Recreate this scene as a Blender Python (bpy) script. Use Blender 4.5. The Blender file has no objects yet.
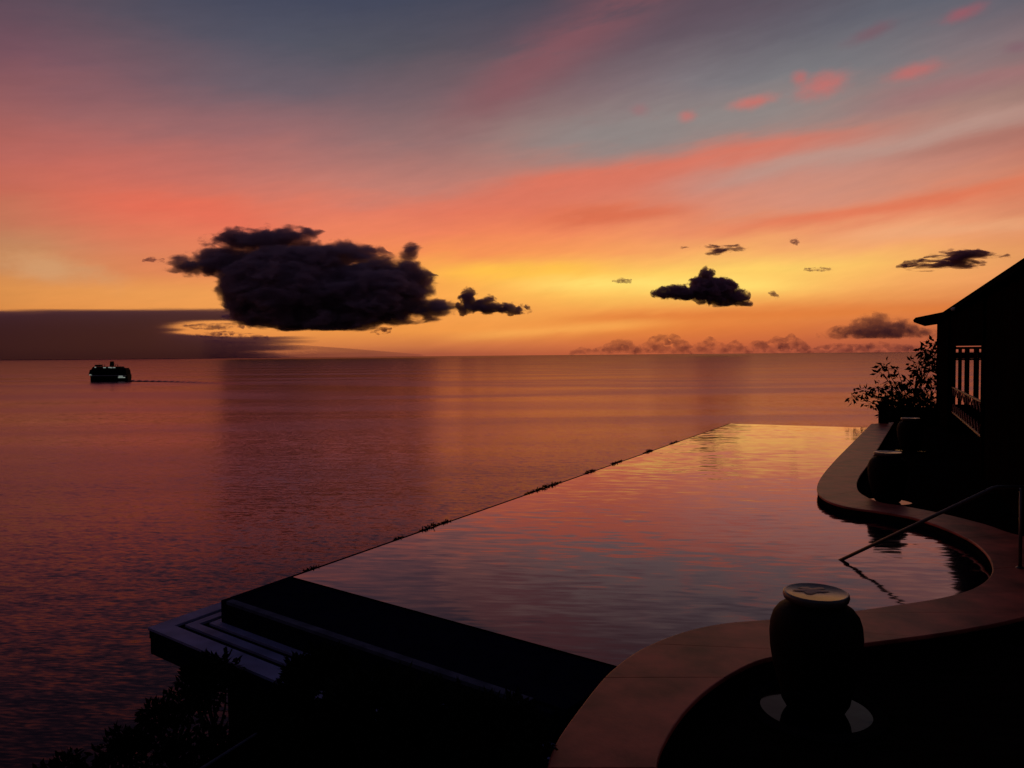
import bpy, bmesh, math, random
import numpy as np
from mathutils import Vector, Matrix, noise as mn
random.seed(7)
R = math.radians
sc = bpy.context.scene
C = sc.collection

# ------------------------------------------------------------------ camera
F = 773.0
CAMZ = 3.0
PITCH = math.atan(28.7 / F)
ROLL = 0.0085
fw = Vector((0, math.cos(PITCH), -math.sin(PITCH)))
U0 = Vector((0, math.sin(PITCH), math.cos(PITCH)))
X0 = Vector((1, 0, 0))
RT = X0 * math.cos(ROLL) - U0 * math.sin(ROLL)
UP = X0 * math.sin(ROLL) + U0 * math.cos(ROLL)
CAM = Vector((0, 0, CAMZ))
cd = bpy.data.cameras.new('camera'); cam = bpy.data.objects.new('camera', cd); C.objects.link(cam)
m3 = Matrix((RT, UP, -fw)).transposed()
cam.matrix_world = Matrix.Translation(CAM) @ m3.to_4x4()
cd.sensor_width = 36; cd.lens = F / 1024 * 36
cd.clip_start = 0.1; cd.clip_end = 300000
sc.camera = cam

def ray(px, py):
    return (fw + RT * ((px - 512) / F) + UP * ((384 - py) / F)).normalized()
def at(px, py, z=0.0):            # surveyed point: where the sight line meets height z
    d = ray(px, py); t = (z - CAMZ) / d.z
    return CAM + d * t
def far(px, py, Y):               # surveyed point at depth Y
    d = ray(px, py); return CAM + d * (Y / d.y)
def azel(px, py):
    d = ray(px, py)
    return math.degrees(math.atan2(d.x, d.y)), math.degrees(math.asin(d.z))

def lin(c):
    return tuple(((v / 255) / 12.92 if v / 255 <= 0.04045 else ((v / 255 + 0.055) / 1.055) ** 2.4) for v in c)

# ------------------------------------------------------------------ world
w = bpy.data.worlds.new('World'); sc.world = w; w.use_nodes = True
nt = w.node_tree; nt.nodes.clear(); N = nt.nodes; L = nt.links
def val(x, sock):
    if isinstance(x, (int, float)): sock.default_value = x
    elif isinstance(x, tuple):
        sock.default_value = x if len(x) == len(sock.default_value) else (*x, 1)
    else: L.new(x, sock)
def M_(op, a, b=0.0, c=None, clamp=False):
    n = N.new('ShaderNodeMath'); n.operation = op; n.use_clamp = clamp
    val(a, n.inputs[0]); val(b, n.inputs[1])
    if c is not None: val(c, n.inputs[2])
    return n.outputs[0]
def mixc(f, a, b, bt='MIX'):
    n = N.new('ShaderNodeMix'); n.data_type = 'RGBA'; n.blend_type = bt
    val(f, n.inputs[0]); val(a, n.inputs[6]); val(b, n.inputs[7])
    return n.outputs[2]
def smooth(x, a, b):
    n = N.new('ShaderNodeMapRange'); n.interpolation_type = 'SMOOTHSTEP'
    val(x, n.inputs[0]); n.inputs[1].default_value = a; n.inputs[2].default_value = b
    return n.outputs[0]
tc = N.new('ShaderNodeTexCoord')
sep = N.new('ShaderNodeSeparateXYZ'); L.new(tc.outputs['Generated'], sep.inputs[0])
AZ = M_('MULTIPLY', M_('ARCTAN2', sep.outputs[0], sep.outputs[1]), 57.29578)
EL = M_('MULTIPLY', M_('ARCSINE', sep.outputs[2]), 57.29578)
def noi(sx, sy, scale, detail, seed, rough=0.55, rot=0.0):
    comb = N.new('ShaderNodeCombineXYZ')
    a, e = AZ, EL
    if rot:
        c_, s_ = math.cos(rot), math.sin(rot)
        a = M_('ADD', M_('MULTIPLY', AZ, c_), M_('MULTIPLY', EL, s_))
        e = M_('SUBTRACT', M_('MULTIPLY', EL, c_), M_('MULTIPLY', AZ, s_))
    L.new(M_('MULTIPLY', a, sx), comb.inputs[0]); L.new(M_('MULTIPLY', e, sy), comb.inputs[1])
    comb.inputs[2].default_value = seed
    n = N.new('ShaderNodeTexNoise'); n.inputs['Scale'].default_value = scale
    n.inputs['Detail'].default_value = detail; n.inputs['Roughness'].default_value = rough
    L.new(comb.outputs[0], n.inputs['Vector'])
    return n.outputs['Fac'], n.outputs['Color']
n1, n1c = noi(0.05, 0.16, 1.0, 4, 3.1, rot=0.2)
sp = N.new('ShaderNodeSeparateColor'); L.new(n1c, sp.inputs[0])
n2, n2c = noi(0.12, 0.7, 1.0, 5, 9.7, 0.6, rot=0.15)
# wind-drawn warping of the cloud veil
wf = smooth(EL, 0.0, 12.0)
AZw = M_('ADD', AZ, M_('MULTIPLY', M_('SUBTRACT', sp.outputs[0], 0.5), 7.0))
ELw = M_('ADD', EL, M_('ADD', M_('MULTIPLY', M_('MULTIPLY', M_('SUBTRACT', sp.outputs[1], 0.5), wf), 2.6),
                      M_('MULTIPLY', M_('MULTIPLY', M_('SUBTRACT', n2, 0.5), M_('ADD', M_('MULTIPLY', wf, 0.8), 0.2)), 1.7)))
cols = [0, 128, 256, 384, 512, 640, 768, 896, 1024]
rows = {
 0:   [(70,66,82),(66,69,88),(69,72,94),(67,71,92),(72,72,88),(90,72,84),(84,74,88),(88,86,98),(84,85,99)],
 48:  [(95,76,92),(92,80,93),(85,86,104),(86,84,94),(96,80,92),(108,88,98),(102,92,103),(102,104,115),(98,98,112)],
 96:  [(128,84,98),(128,90,98),(108,96,108),(113,93,102),(134,100,102),(130,112,118),(128,126,130),(122,120,124),(145,116,120)],
 144: [(165,96,95),(155,100,100),(163,104,104),(147,106,106),(156,124,118),(150,128,124),(160,132,124),(168,132,122),(165,122,112)],
 192: [(192,102,90),(202,102,86),(196,112,98),(190,122,108),(200,120,102),(205,122,100),(198,140,124),(188,130,114),(196,118,98)],
 215: [(200,105,85),(220,106,80),(222,112,86),(222,120,94),(226,114,82),(222,122,88),(208,140,118),(212,135,108),(208,130,100)],
 235: [(198,120,88),(220,108,80),(230,120,85),(235,125,88),(238,125,78),(235,135,90),(228,142,98),(235,155,112),(212,128,94)],
 255: [(196,136,94),(215,118,84),(230,125,82),(240,132,78),(244,145,74),(243,155,88),(242,170,95),(240,160,105),(220,132,90)],
 275: [(200,136,86),(216,125,80),(232,132,78),(246,150,70),(250,182,72),(250,197,88),(250,207,100),(246,180,92),(228,144,92)],
 295: [(222,144,76),(228,148,78),(238,155,80),(246,155,70),(247,172,76),(248,197,92),(248,186,90),(242,165,90),(228,140,88)],
 312: [(220,140,72),(228,145,75),(238,155,80),(240,150,72),(240,158,74),(234,150,72),(232,142,70),(217,126,68),(210,118,70)],
 330: [(218,134,70),(220,130,65),(235,150,75),(232,145,68),(238,150,72),(222,126,60),(215,116,60),(205,110,65),(190,100,62)],
 345: [(222,132,72),(222,132,72),(214,128,70),(200,116,66),(205,115,68),(205,108,60),(195,98,60),(180,92,62),(165,85,60)],
 354: [(205,118,68),(198,112,66),(190,106,64),(150,78,58),(185,95,62),(185,92,58),(180,88,60),(165,82,60),(150,75,58)],
}
azn = M_('ADD', M_('DIVIDE', AZw, 360.0), 0.5)
ys = sorted(rows)
els = [azel(512, y)[1] for y in ys]
def ramp(fac, stops, interp='B_SPLINE'):
    n = N.new('ShaderNodeValToRGB'); cr = n.color_ramp; cr.interpolation = interp
    while len(cr.elements) > 1: cr.elements.remove(cr.elements[-1])
    cr.elements[0].position = stops[0][0]; cr.elements[0].color = (*stops[0][1], 1)
    for p, c in stops[1:]:
        e = cr.elements.new(p); e.color = (*c, 1)
    L.new(fac, n.inputs[0]); return n.outputs[0]
night = lin((14, 17, 30))
outs = []
for y in ys:
    dim = 0.84 if y < 60 else (0.88 if y < 110 else (0.94 if y < 160 else 1.0))
    cs = [tuple(v * dim for v in lin(c)) for c in rows[y]]
    st = [(0.0, night), (0.5 - 110 / 360, night)]
    a = tuple(0.45 * v for v in cs[0]); b = tuple(0.45 * v for v in cs[-1])
    st.append((0.5 - 60 / 360, a))
    for x, c in zip(cols, cs): st.append((0.5 + azel(x, y)[0] / 360, c))
    st.append((0.5 + 60 / 360, b)); st.append((0.5 + 110 / 360, night)); st.append((1.0, night))
    outs.append(ramp(azn, st))
col = outs[-1]
for i in range(len(ys) - 2, -1, -1):
    n = N.new('ShaderNodeMapRange'); n.interpolation_type = 'LINEAR'
    L.new(ELw, n.inputs[0]); n.inputs[1].default_value = els[i + 1]; n.inputs[2].default_value = els[i]
    col = mixc(n.outputs[0], col, outs[i])
col = mixc(smooth(ELw, els[0], 42), col, lin((44, 46, 68)))
col = mixc(smooth(EL, 38, 80), col, lin((16, 19, 34)))

def streak(pts, width, color, x0, x1, soft, strength, nz, lo=0.3, hi=0.62, wup=None):
    """a drawn-out veil of cloud along a curve of azimuth and elevation"""
    global col
    ae = [azel(*p) for p in pts]
    k = np.polyfit([a for a, e in ae], [e for a, e in ae], 2 if len(pts) > 2 else 1)
    k = [0.0] * (3 - len(k)) + [float(v) for v in k]
    c = M_('ADD', M_('MULTIPLY', M_('ADD', M_('MULTIPLY', AZ, k[0]), k[1]), AZ), k[2])
    d = M_('SUBTRACT', ELw, c)
    wd = width / F * 57.3
    wu = (wup if wup else width) / F * 57.3
    up = M_('GREATER_THAN', d, 0.0)
    ww = M_('ADD', wd, M_('MULTIPLY', up, wu - wd))
    g = M_('DIVIDE', d, ww)
    g = M_('POWER', 2.71828, M_('MULTIPLY', M_('MULTIPLY', g, g), -1.0))
    a0 = azel(x0, 200)[0]; a1 = azel(x1, 200)[0]; s = soft / F * 57.3
    win = M_('MULTIPLY', smooth(AZ, a0, a0 + s), M_('SUBTRACT', 1.0, smooth(AZ, a1 - s, a1)))
    nn = smooth(nz, lo, hi)
    f = M_('MULTIPLY', M_('MULTIPLY', g, win), M_('MULTIPLY', nn, strength), clamp=True)
    col = mixc(f, col, lin(color))
na, _ = noi(0.10, 0.5, 1.0, 6, 21.0, 0.6, rot=0.22)
nb, _ = noi(0.22, 0.9, 1.0, 6, 35.0, 0.6, rot=0.15)
ncx, _ = noi(0.5, 0.8, 1.0, 6, 57.0, 0.65)
streak([(430,135),(512,82),(590,32),(645,-8)], 28, (140,80,86), 380, 760, 140, 0.62, na, 0.2, 0.5)
streak([(640,20),(800,-10)], 22, (96,76,88), 560, 900, 140, 0.4, na, 0.2, 0.5)
streak([(520,148),(620,136),(720,122),(860,104)], 20, (136,130,128), 480, 900, 130, 0.7, nb, 0.15, 0.5)
streak([(840,112),(930,90),(1024,72)], 10, (156,108,108), 800, 1300, 120, 0.8, nb, 0.1, 0.45)
streak([(400,212),(512,192),(640,172),(768,152),(896,126),(1010,100)], 25, (222,106,78), 330, 1010, 220, 0.72, na, 0.05, 0.42, wup=12)
streak([(700,184),(800,166),(900,143),(1000,120)], 11, (182,144,132), 620, 1200, 150, 0.8, nb, 0.05, 0.4)
streak([(900,160),(1024,136)], 9, (166,104,92), 840, 1300, 120, 0.6, nb, 0.1, 0.45)
streak([(560,222),(620,217),(690,214)], 9, (214,100,64), 500, 730, 90, 0.8, nb, 0.1, 0.5)
streak([(640,234),(768,226),(860,208),(1024,188)], 12, (222,110,74), 640, 1200, 170, 0.85, na, 0.05, 0.42, wup=8)
streak([(100,205),(200,212),(300,232)], 13, (228,100,76), 40, 330, 100, 0.6, nb, 0.1, 0.5)
streak([(560,283),(700,284),(800,286)], 8, (255,222,110), 470, 860, 130, 0.8, nb, 0.1, 0.5)
streak([(450,274),(512,272)], 7, (252,190,62), 400, 640, 90, 0.7, nb, 0.1, 0.5)
streak([(600,318),(768,314),(900,310)], 6, (218,118,56), 520, 1100, 120, 0.8, nb, 0.1, 0.5)
streak([(480,335),(620,326)], 5, (246,170,84), 420, 700, 90, 0.6, nb, 0.1, 0.5)
streak([(900,232),(1024,226)], 7, (234,166,120), 800, 1200, 90, 0.6, nb, 0.1, 0.5)
def puff(px, py, rx, ry, color, strength, tilt=0.0):
    global col
    a0, e0 = azel(px, py)
    c_, s_ = math.cos(tilt), math.sin(tilt)
    da = M_('SUBTRACT', AZ, a0); de = M_('SUBTRACT', EL, e0)
    u = M_('ADD', M_('MULTIPLY', da, c_), M_('MULTIPLY', de, s_))
    v = M_('SUBTRACT', M_('MULTIPLY', de, c_), M_('MULTIPLY', da, s_))
    u = M_('DIVIDE', u, rx / F * 57.3); v = M_('DIVIDE', v, ry / F * 57.3)
    g = M_('POWER', 2.71828, M_('MULTIPLY', M_('ADD', M_('MULTIPLY', u, u), M_('MULTIPLY', v, v)), -1.0))
    f = smooth(M_('ADD', g, M_('MULTIPLY', M_('SUBTRACT', ncx, 0.5), 1.2)), 0.25, 1.15)
    f = M_('MULTIPLY', f, M_('MULTIPLY', g, strength), clamp=True)
    col = mixc(f, col, lin(color))
pk = (188, 102, 98)
puff(753, 102, 27, 9, (200,108,98), 0.9, 0.1); puff(687, 116, 13, 8, (190,108,102), 0.8)
puff(822, 86, 32, 15, (196,104,98), 0.85, 0.2); puff(800, 78, 12, 9, pk, 0.9)
puff(914, 71, 32, 9, pk, 0.9, 0.08); puff(962, 14, 26, 8, (150,84,94), 0.85, 0.15)
puff(872, 32, 32, 9, (120,84,94), 0.7, 0.25); puff(1018, 47, 16, 7, (128,92,102), 0.8)
puff(640, 110, 14, 8, (150,110,112), 0.8)
puff(48, 268, 74, 18, (206,150,104), 0.9, -0.12)
# fine fibrous variation of the veil
fine, _ = noi(0.35, 1.6, 1.0, 7, 77.0, 0.62, rot=0.18)
fm = M_('MULTIPLY_ADD', M_('SUBTRACT', fine, 0.5), 0.17, 1.0)
col = mixc(1.0, col, N.new('ShaderNodeCombineXYZ').outputs[0], 'MULTIPLY')
cx = col.node.inputs[7].links[0].from_node
for k in range(3): L.new(fm, cx.inputs[k])
sky = N.new('ShaderNodeTexSky'); sky.sky_type = 'NISHITA'; sky.sun_disc = False
sky.sun_elevation = R(-2.0); sky.sun_rotation = R(azel(690, 300)[0])
bg = N.new('ShaderNodeBackground'); L.new(col, bg.inputs[0]); bg.inputs[1].default_value = 1.0
bg2 = N.new('ShaderNodeBackground'); L.new(sky.outputs[0], bg2.inputs[0]); bg2.inputs[1].default_value = 0.05
ad = N.new('ShaderNodeAddShader'); L.new(bg.outputs[0], ad.inputs[0]); L.new(bg2.outputs[0], ad.inputs[1])
wo = N.new('ShaderNodeOutputWorld'); L.new(ad.outputs[0], wo.inputs[0])
w.cycles.sampling_method = 'MANUAL'; w.cycles.sample_map_resolution = 512

sl = bpy.data.lights.new('sun', 'SUN'); sl.energy = 0.02; sl.angle = R(40); sl.color = (1, 0.5, 0.2)
so = bpy.data.objects.new('sun', sl); C.objects.link(so)
az_s, _e = azel(690, 300)
sd = Vector((math.sin(R(az_s)), math.cos(R(az_s)), math.sin(R(8))))
so.rotation_euler = sd.to_track_quat('Z', 'Y').to_euler()

vs = sc.view_settings; vs.view_transform = 'Standard'; vs.look = 'None'; vs.exposure = 0; vs.gamma = 1
sc.cycles.max_bounces = 5; sc.cycles.volume_bounces = 2; sc.cycles.diffuse_bounces = 2
sc.cycles.glossy_bounces = 3; sc.cycles.transparent_max_bounces = 12
sc.cycles.use_denoising = True

# ------------------------------------------------------------------ materials
def mat(name, base, rough=0.8, spec=0.5, nscale=8.0, var=0.25, bump=0.0, bscale=40.0, metal=0.0, detail=6, stretch=(1, 1, 1)):
    m = bpy.data.materials.new(name); m.use_nodes = True
    t = m.node_tree; p = t.nodes['Principled BSDF']
    p.inputs['Roughness'].default_value = rough
    p.inputs['Specular IOR Level'].default_value = spec
    p.inputs['Metallic'].default_value = metal
    geo = t.nodes.new('ShaderNodeNewGeometry')
    mp = t.nodes.new('ShaderNodeMapping'); mp.inputs['Scale'].default_value = stretch
    t.links.new(geo.outputs['Position'], mp.inputs[0])
    nz = t.nodes.new('ShaderNodeTexNoise'); nz.inputs['Scale'].default_value = nscale; nz.inputs['Detail'].default_value = detail
    t.links.new(mp.outputs[0], nz.inputs['Vector'])
    cr = t.nodes.new('ShaderNodeValToRGB')
    cr.color_ramp.elements[0].position = 0.3; cr.color_ramp.elements[1].position = 0.7
    cr.color_ramp.elements[0].color = (*[v * (1 - var) for v in base], 1)
    cr.color_ramp.elements[1].color = (*[min(1, v * (1 + var)) for v in base], 1)
    t.links.new(nz.outputs['Fac'], cr.inputs[0]); t.links.new(cr.outputs[0], p.inputs['Base Color'])
    if bump:
        n2 = t.nodes.new('ShaderNodeTexNoise'); n2.inputs['Scale'].default_value = bscale; n2.inputs['Detail'].default_value = 4
        t.links.new(geo.outputs['Position'], n2.inputs['Vector'])
        b = t.nodes.new('ShaderNodeBump'); b.inputs['Strength'].default_value = 1.0; b.inputs['Distance'].default_value = bump
        t.links.new(n2.outputs['Fac'], b.inputs['Height']); t.links.new(b.outputs[0], p.inputs['Normal'])
    return m

def water_mat(name, layers, base=(0.004, 0.006, 0.012), rough=0.04, patch=None, angle=0.0, tint=(1, 1, 1), rpatch=None, fac=1.0, shade=0.0, power=1.0):
    """layers: (scale x, scale y, slope x, slope y, detail, seed) - slope field of the waves"""
    m = bpy.data.materials.new(name); m.use_nodes = True
    t = m.node_tree; t.nodes.clear()
    outp = t.nodes.new('ShaderNodeOutputMaterial'); mx = t.nodes.new('ShaderNodeMixShader')
    p = t.nodes.new('ShaderNodeBsdfGlossy'); df = t.nodes.new('ShaderNodeBsdfDiffuse'); fr = t.nodes.new('ShaderNodeFresnel')
    fr.inputs['IOR'].default_value = 1.33; df.inputs['Color'].default_value = (*base, 1)
    p.inputs['Color'].default_value = (*tint, 1); p.inputs['Roughness'].default_value = rough  # tint paints extra red into the reflected light; not water's own colour
    fm_ = t.nodes.new('ShaderNodeMath'); fm_.operation = 'MULTIPLY'; fm_.inputs[1].default_value = fac
    sh = t.nodes.new('ShaderNodeMath'); sh.operation = 'MULTIPLY_ADD'; sh.inputs[1].default_value = -shade; sh.inputs[2].default_value = fac
    t.links.new(fr.outputs[0], sh.inputs[0])     # wave facets shadow one another at grazing angles
    t.links.new(sh.outputs[0], fm_.inputs[1])
    pw = t.nodes.new('ShaderNodeMath'); pw.operation = 'POWER'; pw.inputs[1].default_value = power
    t.links.new(fr.outputs[0], pw.inputs[0]); t.links.new(pw.outputs[0], fm_.inputs[0]); t.links.new(fm_.outputs[0], mx.inputs[0]); t.links.new(df.outputs[0], mx.inputs[1]); t.links.new(p.outputs[0], mx.inputs[2])
    t.links.new(mx.outputs[0], outp.inputs[0])
    geo = t.nodes.new('ShaderNodeNewGeometry')
    rotn = t.nodes.new('ShaderNodeMapping'); rotn.inputs['Rotation'].default_value = (0, 0, angle)
    t.links.new(geo.outputs['Position'], rotn.inputs[0])
    acc = None
    for (sx, sy, ax, ay, det, seed) in layers:
        mp = t.nodes.new('ShaderNodeMapping'); mp.inputs['Scale'].default_value = (sx, sy, 1); mp.inputs['Location'].default_value = (seed, seed * 2.3, seed)
        t.links.new(rotn.outputs[0], mp.inputs[0])
        nz = t.nodes.new('ShaderNodeTexNoise'); nz.inputs['Scale'].default_value = 1.0; nz.inputs['Detail'].default_value = det
        nz.inputs['Roughness'].default_value = 0.5; nz.inputs['Distortion'].default_value = 0.3
        t.links.new(mp.outputs[0], nz.inputs['Vector'])
        s = t.nodes.new('ShaderNodeVectorMath'); s.operation = 'SUBTRACT'; s.inputs[1].default_value = (0.5, 0.5, 0.5)
        t.links.new(nz.outputs['Color'], s.inputs[0])
        ml = t.nodes.new('ShaderNodeVectorMath'); ml.operation = 'MULTIPLY'; ml.inputs[1].default_value = (ax, ay, 0)
        t.links.new(s.outputs[0], ml.inputs[0])
        if acc is None: acc = ml.outputs[0]
        else:
            a = t.nodes.new('ShaderNodeVectorMath'); a.operation = 'ADD'
            t.links.new(acc, a.inputs[0]); t.links.new(ml.outputs[0], a.inputs[1]); acc = a.outputs[0]
    if patch:
        mp = t.nodes.new('ShaderNodeMapping'); mp.inputs['Scale'].default_value = (patch[0], patch[1], 1)
        t.links.new(geo.outputs['Position'], mp.inputs[0])
        nz = t.nodes.new('ShaderNodeTexNoise'); nz.inputs['Scale'].default_value = 1.0; nz.inputs['Detail'].default_value = 5
        nz.inputs['Distortion'].default_value = 1.0
        t.links.new(mp.outputs[0], nz.inputs['Vector'])
        mr = t.nodes.new('ShaderNodeMapRange'); mr.inputs[1].default_value = 0.35; mr.inputs[2].default_value = 0.65
        mr.inputs[3].default_value = patch[2]; mr.inputs[4].default_value = patch[3]
        t.links.new(nz.outputs['Fac'], mr.inputs[0])
        if rpatch:
            m2_ = t.nodes.new('ShaderNodeMapRange'); m2_.inputs[1].default_value = 0.38; m2_.inputs[2].default_value = 0.62
            m2_.inputs[3].default_value = rpatch[0]; m2_.inputs[4].default_value = rpatch[1]
            t.links.new(nz.outputs['Fac'], m2_.inputs[0]); t.links.new(m2_.outputs[0], p.inputs['Roughness'])
        sc_ = t.nodes.new('ShaderNodeVectorMath'); sc_.operation = 'SCALE'
        t.links.new(acc, sc_.inputs[0]); t.links.new(mr.outputs[0], sc_.inputs['Scale']); acc = sc_.outputs[0]
    a = t.nodes.new('ShaderNodeVectorMath'); a.operation = 'ADD'
    t.links.new(acc, a.inputs[0]); a.inputs[1].default_value = (0, 0, 1)
    nn = t.nodes.new('ShaderNodeVectorMath'); nn.operation = 'NORMALIZE'; t.links.new(a.outputs[0], nn.inputs[0])
    t.links.new(nn.outputs[0], p.inputs['Normal'])
    return m

M = {}
M['sea'] = water_mat('sea_water', [(0.35, 1.3, 0.09, 0.30, 3, 1.3), (1.3, 5.2, 0.16, 0.50, 3, 7.7), (0.03, 0.08, 0.03, 0.08, 2, 4.0)],
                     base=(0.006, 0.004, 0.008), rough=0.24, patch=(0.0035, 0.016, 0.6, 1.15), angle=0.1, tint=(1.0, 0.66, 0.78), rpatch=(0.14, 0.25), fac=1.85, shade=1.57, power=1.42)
M['pool'] = water_mat('pool_water', [(1.0, 4.2, 0.015, 0.045, 2, 2.2), (0.12, 0.4, 0.01, 0.03, 1, 5.1), (2.0, 9.5, 0.03, 0.125, 2, 8.0)],
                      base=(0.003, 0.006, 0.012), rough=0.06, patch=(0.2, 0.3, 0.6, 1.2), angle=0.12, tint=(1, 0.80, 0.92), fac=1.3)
M['basin_water'] = water_mat('basin_water', [(6, 9, 0.05, 0.05, 3, 1.0)], base=(0.003, 0.003, 0.005), rough=0.06, fac=0.65)
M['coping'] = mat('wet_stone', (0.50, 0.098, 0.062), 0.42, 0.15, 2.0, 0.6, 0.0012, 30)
M['grout'] = mat('grout', (0.06, 0.04, 0.035), 0.9, 0.2)
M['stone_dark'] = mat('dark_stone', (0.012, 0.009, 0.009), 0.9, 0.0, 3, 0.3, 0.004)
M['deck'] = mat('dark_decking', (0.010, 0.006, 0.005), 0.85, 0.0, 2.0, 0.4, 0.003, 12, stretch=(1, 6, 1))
M['navy'] = mat('navy_tile', (0.006, 0.006, 0.02), 0.8, 0.0, 6, 0.2)
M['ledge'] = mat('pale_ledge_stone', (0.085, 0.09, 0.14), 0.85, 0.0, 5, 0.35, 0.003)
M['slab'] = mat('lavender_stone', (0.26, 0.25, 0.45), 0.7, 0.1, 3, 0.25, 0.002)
M['groove'] = mat('wet_groove', (0.008, 0.009, 0.018), 0.8, 0.0)
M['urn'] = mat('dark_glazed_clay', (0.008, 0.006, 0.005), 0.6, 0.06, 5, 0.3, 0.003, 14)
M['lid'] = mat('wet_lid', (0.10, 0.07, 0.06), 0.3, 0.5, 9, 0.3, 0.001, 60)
M['steel'] = mat('steel_rail', (0.12, 0.10, 0.095), 0.4, 0.5, 20, 0.2, metal=0.6)
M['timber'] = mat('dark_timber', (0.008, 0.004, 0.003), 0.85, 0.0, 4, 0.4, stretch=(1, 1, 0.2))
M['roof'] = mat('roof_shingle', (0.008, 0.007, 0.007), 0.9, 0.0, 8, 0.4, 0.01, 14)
M['red_wood'] = mat('red_stained_wood', (0.22, 0.055, 0.03), 0.5, 0.4, 6, 0.3)
M['pale_mark'] = mat('pale_mark', (0.35, 0.2, 0.17), 0.5, 0.4, 30)  # pale colour standing for the light marks on the urn caps
M['pale'] = mat('pale_fitting', (0.6, 0.55, 0.5), 0.5)
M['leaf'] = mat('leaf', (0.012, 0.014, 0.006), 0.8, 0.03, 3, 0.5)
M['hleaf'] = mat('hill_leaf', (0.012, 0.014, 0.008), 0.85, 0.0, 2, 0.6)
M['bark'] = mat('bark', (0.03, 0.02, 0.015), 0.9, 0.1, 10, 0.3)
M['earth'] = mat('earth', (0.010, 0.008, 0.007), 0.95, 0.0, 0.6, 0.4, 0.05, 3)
M['hull'] = mat('boat_hull', (0.006, 0.009, 0.010), 0.7, 0.15, 0.5, 0.3)
M['boat_white'] = mat('boat_white', (0.7, 0.66, 0.66), 0.6, 0.3, 0.5, 0.2)
lm = bpy.data.materials.new('boat_lamp'); lm.use_nodes = True; pb = lm.node_tree.nodes['Principled BSDF']
pb.inputs['Base Color'].default_value = (0.5, 0.5, 0.45, 1); pb.inputs['Emission Color'].default_value = (0.75, 0.85, 0.75, 1); pb.inputs['Emission Strength'].default_value = 0.22
M['lamp'] = lm
M['boat_dark'] = mat('boat_dark', (0.008, 0.008, 0.009), 0.8, 0.1, 0.5, 0.2)

# ------------------------------------------------------------------ mesh helpers
def link(name, bm, material=None, parent=None, smooth_=False):
    me = bpy.data.meshes.new(name)
    bmesh.ops.recalc_face_normals(bm, faces=bm.faces)
    if name in ('sea', 'pool_water', 'water', 'deck', 'boat_wake_water', 'hillside_ground'):      # open sheets face the sky
        bm.normal_update(); dn = [f for f in bm.faces if f.normal.z < 0]
        if dn: bmesh.ops.reverse_faces(bm, faces=dn)
    bm.to_mesh(me); bm.free()
    o = bpy.data.objects.new(name, me); C.objects.link(o)
    if material: me.materials.append(material)
    if smooth_:
        for p in me.polygons: p.use_smooth = True
    if parent:
        o.parent = parent
        o.matrix_parent_inverse = Matrix.Translation(-parent.location) if False else Matrix()
        me.transform(parent.matrix_basis.inverted())
    return o
def empty(name, loc):
    o = bpy.data.objects.new(name, None); o.location = loc; C.objects.link(o)
    return o
def tag(o, label, cat, group=None, kind=None):
    if label: o['label'] = label
    if cat: o['category'] = cat
    if group: o['group'] = group
    if kind: o['kind'] = kind
    return o
def struct(o): o['kind'] = 'structure'; return o
def P(v): return (v[0], v[1])
def prism(bm, pts, z0, z1):
    """closed solid between z0 and z1 over a plan polygon"""
    a = [bm.verts.new((p[0], p[1], z0)) for p in pts]; b = [bm.verts.new((p[0], p[1], z1)) for p in pts]
    n = len(pts)
    bm.faces.new(a[::-1]); bm.faces.new(b)
    for i in range(n): bm.faces.new((a[i], a[(i + 1) % n], b[(i + 1) % n], b[i]))
def box(bm, c, dx, dy, dz, ux=(1, 0), rz=None):
    """box centred at c; ux = plan direction of its length"""
    ux = Vector((ux[0], ux[1], 0)).normalized(); uy = Vector((-ux.y, ux.x, 0)); c = Vector(c)
    vs_ = []
    for sz in (-1, 1):
        for sx, sy in ((-1, -1), (1, -1), (1, 1), (-1, 1)):
            vs_.append(bm.verts.new(c + ux * dx / 2 * sx + uy * dy / 2 * sy + Vector((0, 0, dz / 2 * sz))))
    for f in ((3, 2, 1, 0), (4, 5, 6, 7), (0, 1, 5, 4), (1, 2, 6, 5), (2, 3, 7, 6), (3, 0, 4, 7)):
        bm.faces.new([vs_[i] for i in f])
def tube(bm, pts, r, n=8, r2=None):
    pts = [Vector(p) for p in pts]; rings = []
    for i, p in enumerate(pts):
        d = (pts[min(i + 1, len(pts) - 1)] - pts[max(i - 1, 0)]).normalized()
        a = d.cross(Vector((0, 0, 1)) if abs(d.z) < 0.95 else Vector((1, 0, 0))).normalized(); b = d.cross(a)
        t = i / max(1, len(pts) - 1); rr = r if r2 is None else r + (r2 - r) * t
        rings.append([bm.verts.new(p + (a * math.cos(k * 2 * math.pi / n) + b * math.sin(k * 2 * math.pi / n)) * rr) for k in range(n)])
    for i in range(len(rings) - 1):
        for k in range(n): bm.faces.new((rings[i][k], rings[i][(k + 1) % n], rings[i + 1][(k + 1) % n], rings[i + 1][k]))
    bm.faces.new(rings[0][::-1]); bm.faces.new(rings[-1])
def lathe(bm, prof, c, n=48, wob=0.0):
    c = Vector(c); rings = []
    for (r, z) in prof:
        rings.append([bm.verts.new(c + Vector((r * math.cos(2 * math.pi * k / n), r * math.sin(2 * math.pi * k / n), z))) for k in range(n)])
    for i in range(len(rings) - 1):
        for k in range(n): bm.faces.new((rings[i][k], rings[i][(k + 1) % n], rings[i + 1][(k + 1) % n], rings[i + 1][k]))
    bm.faces.new(rings[0][::-1]); bm.faces.new(rings[-1])

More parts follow.
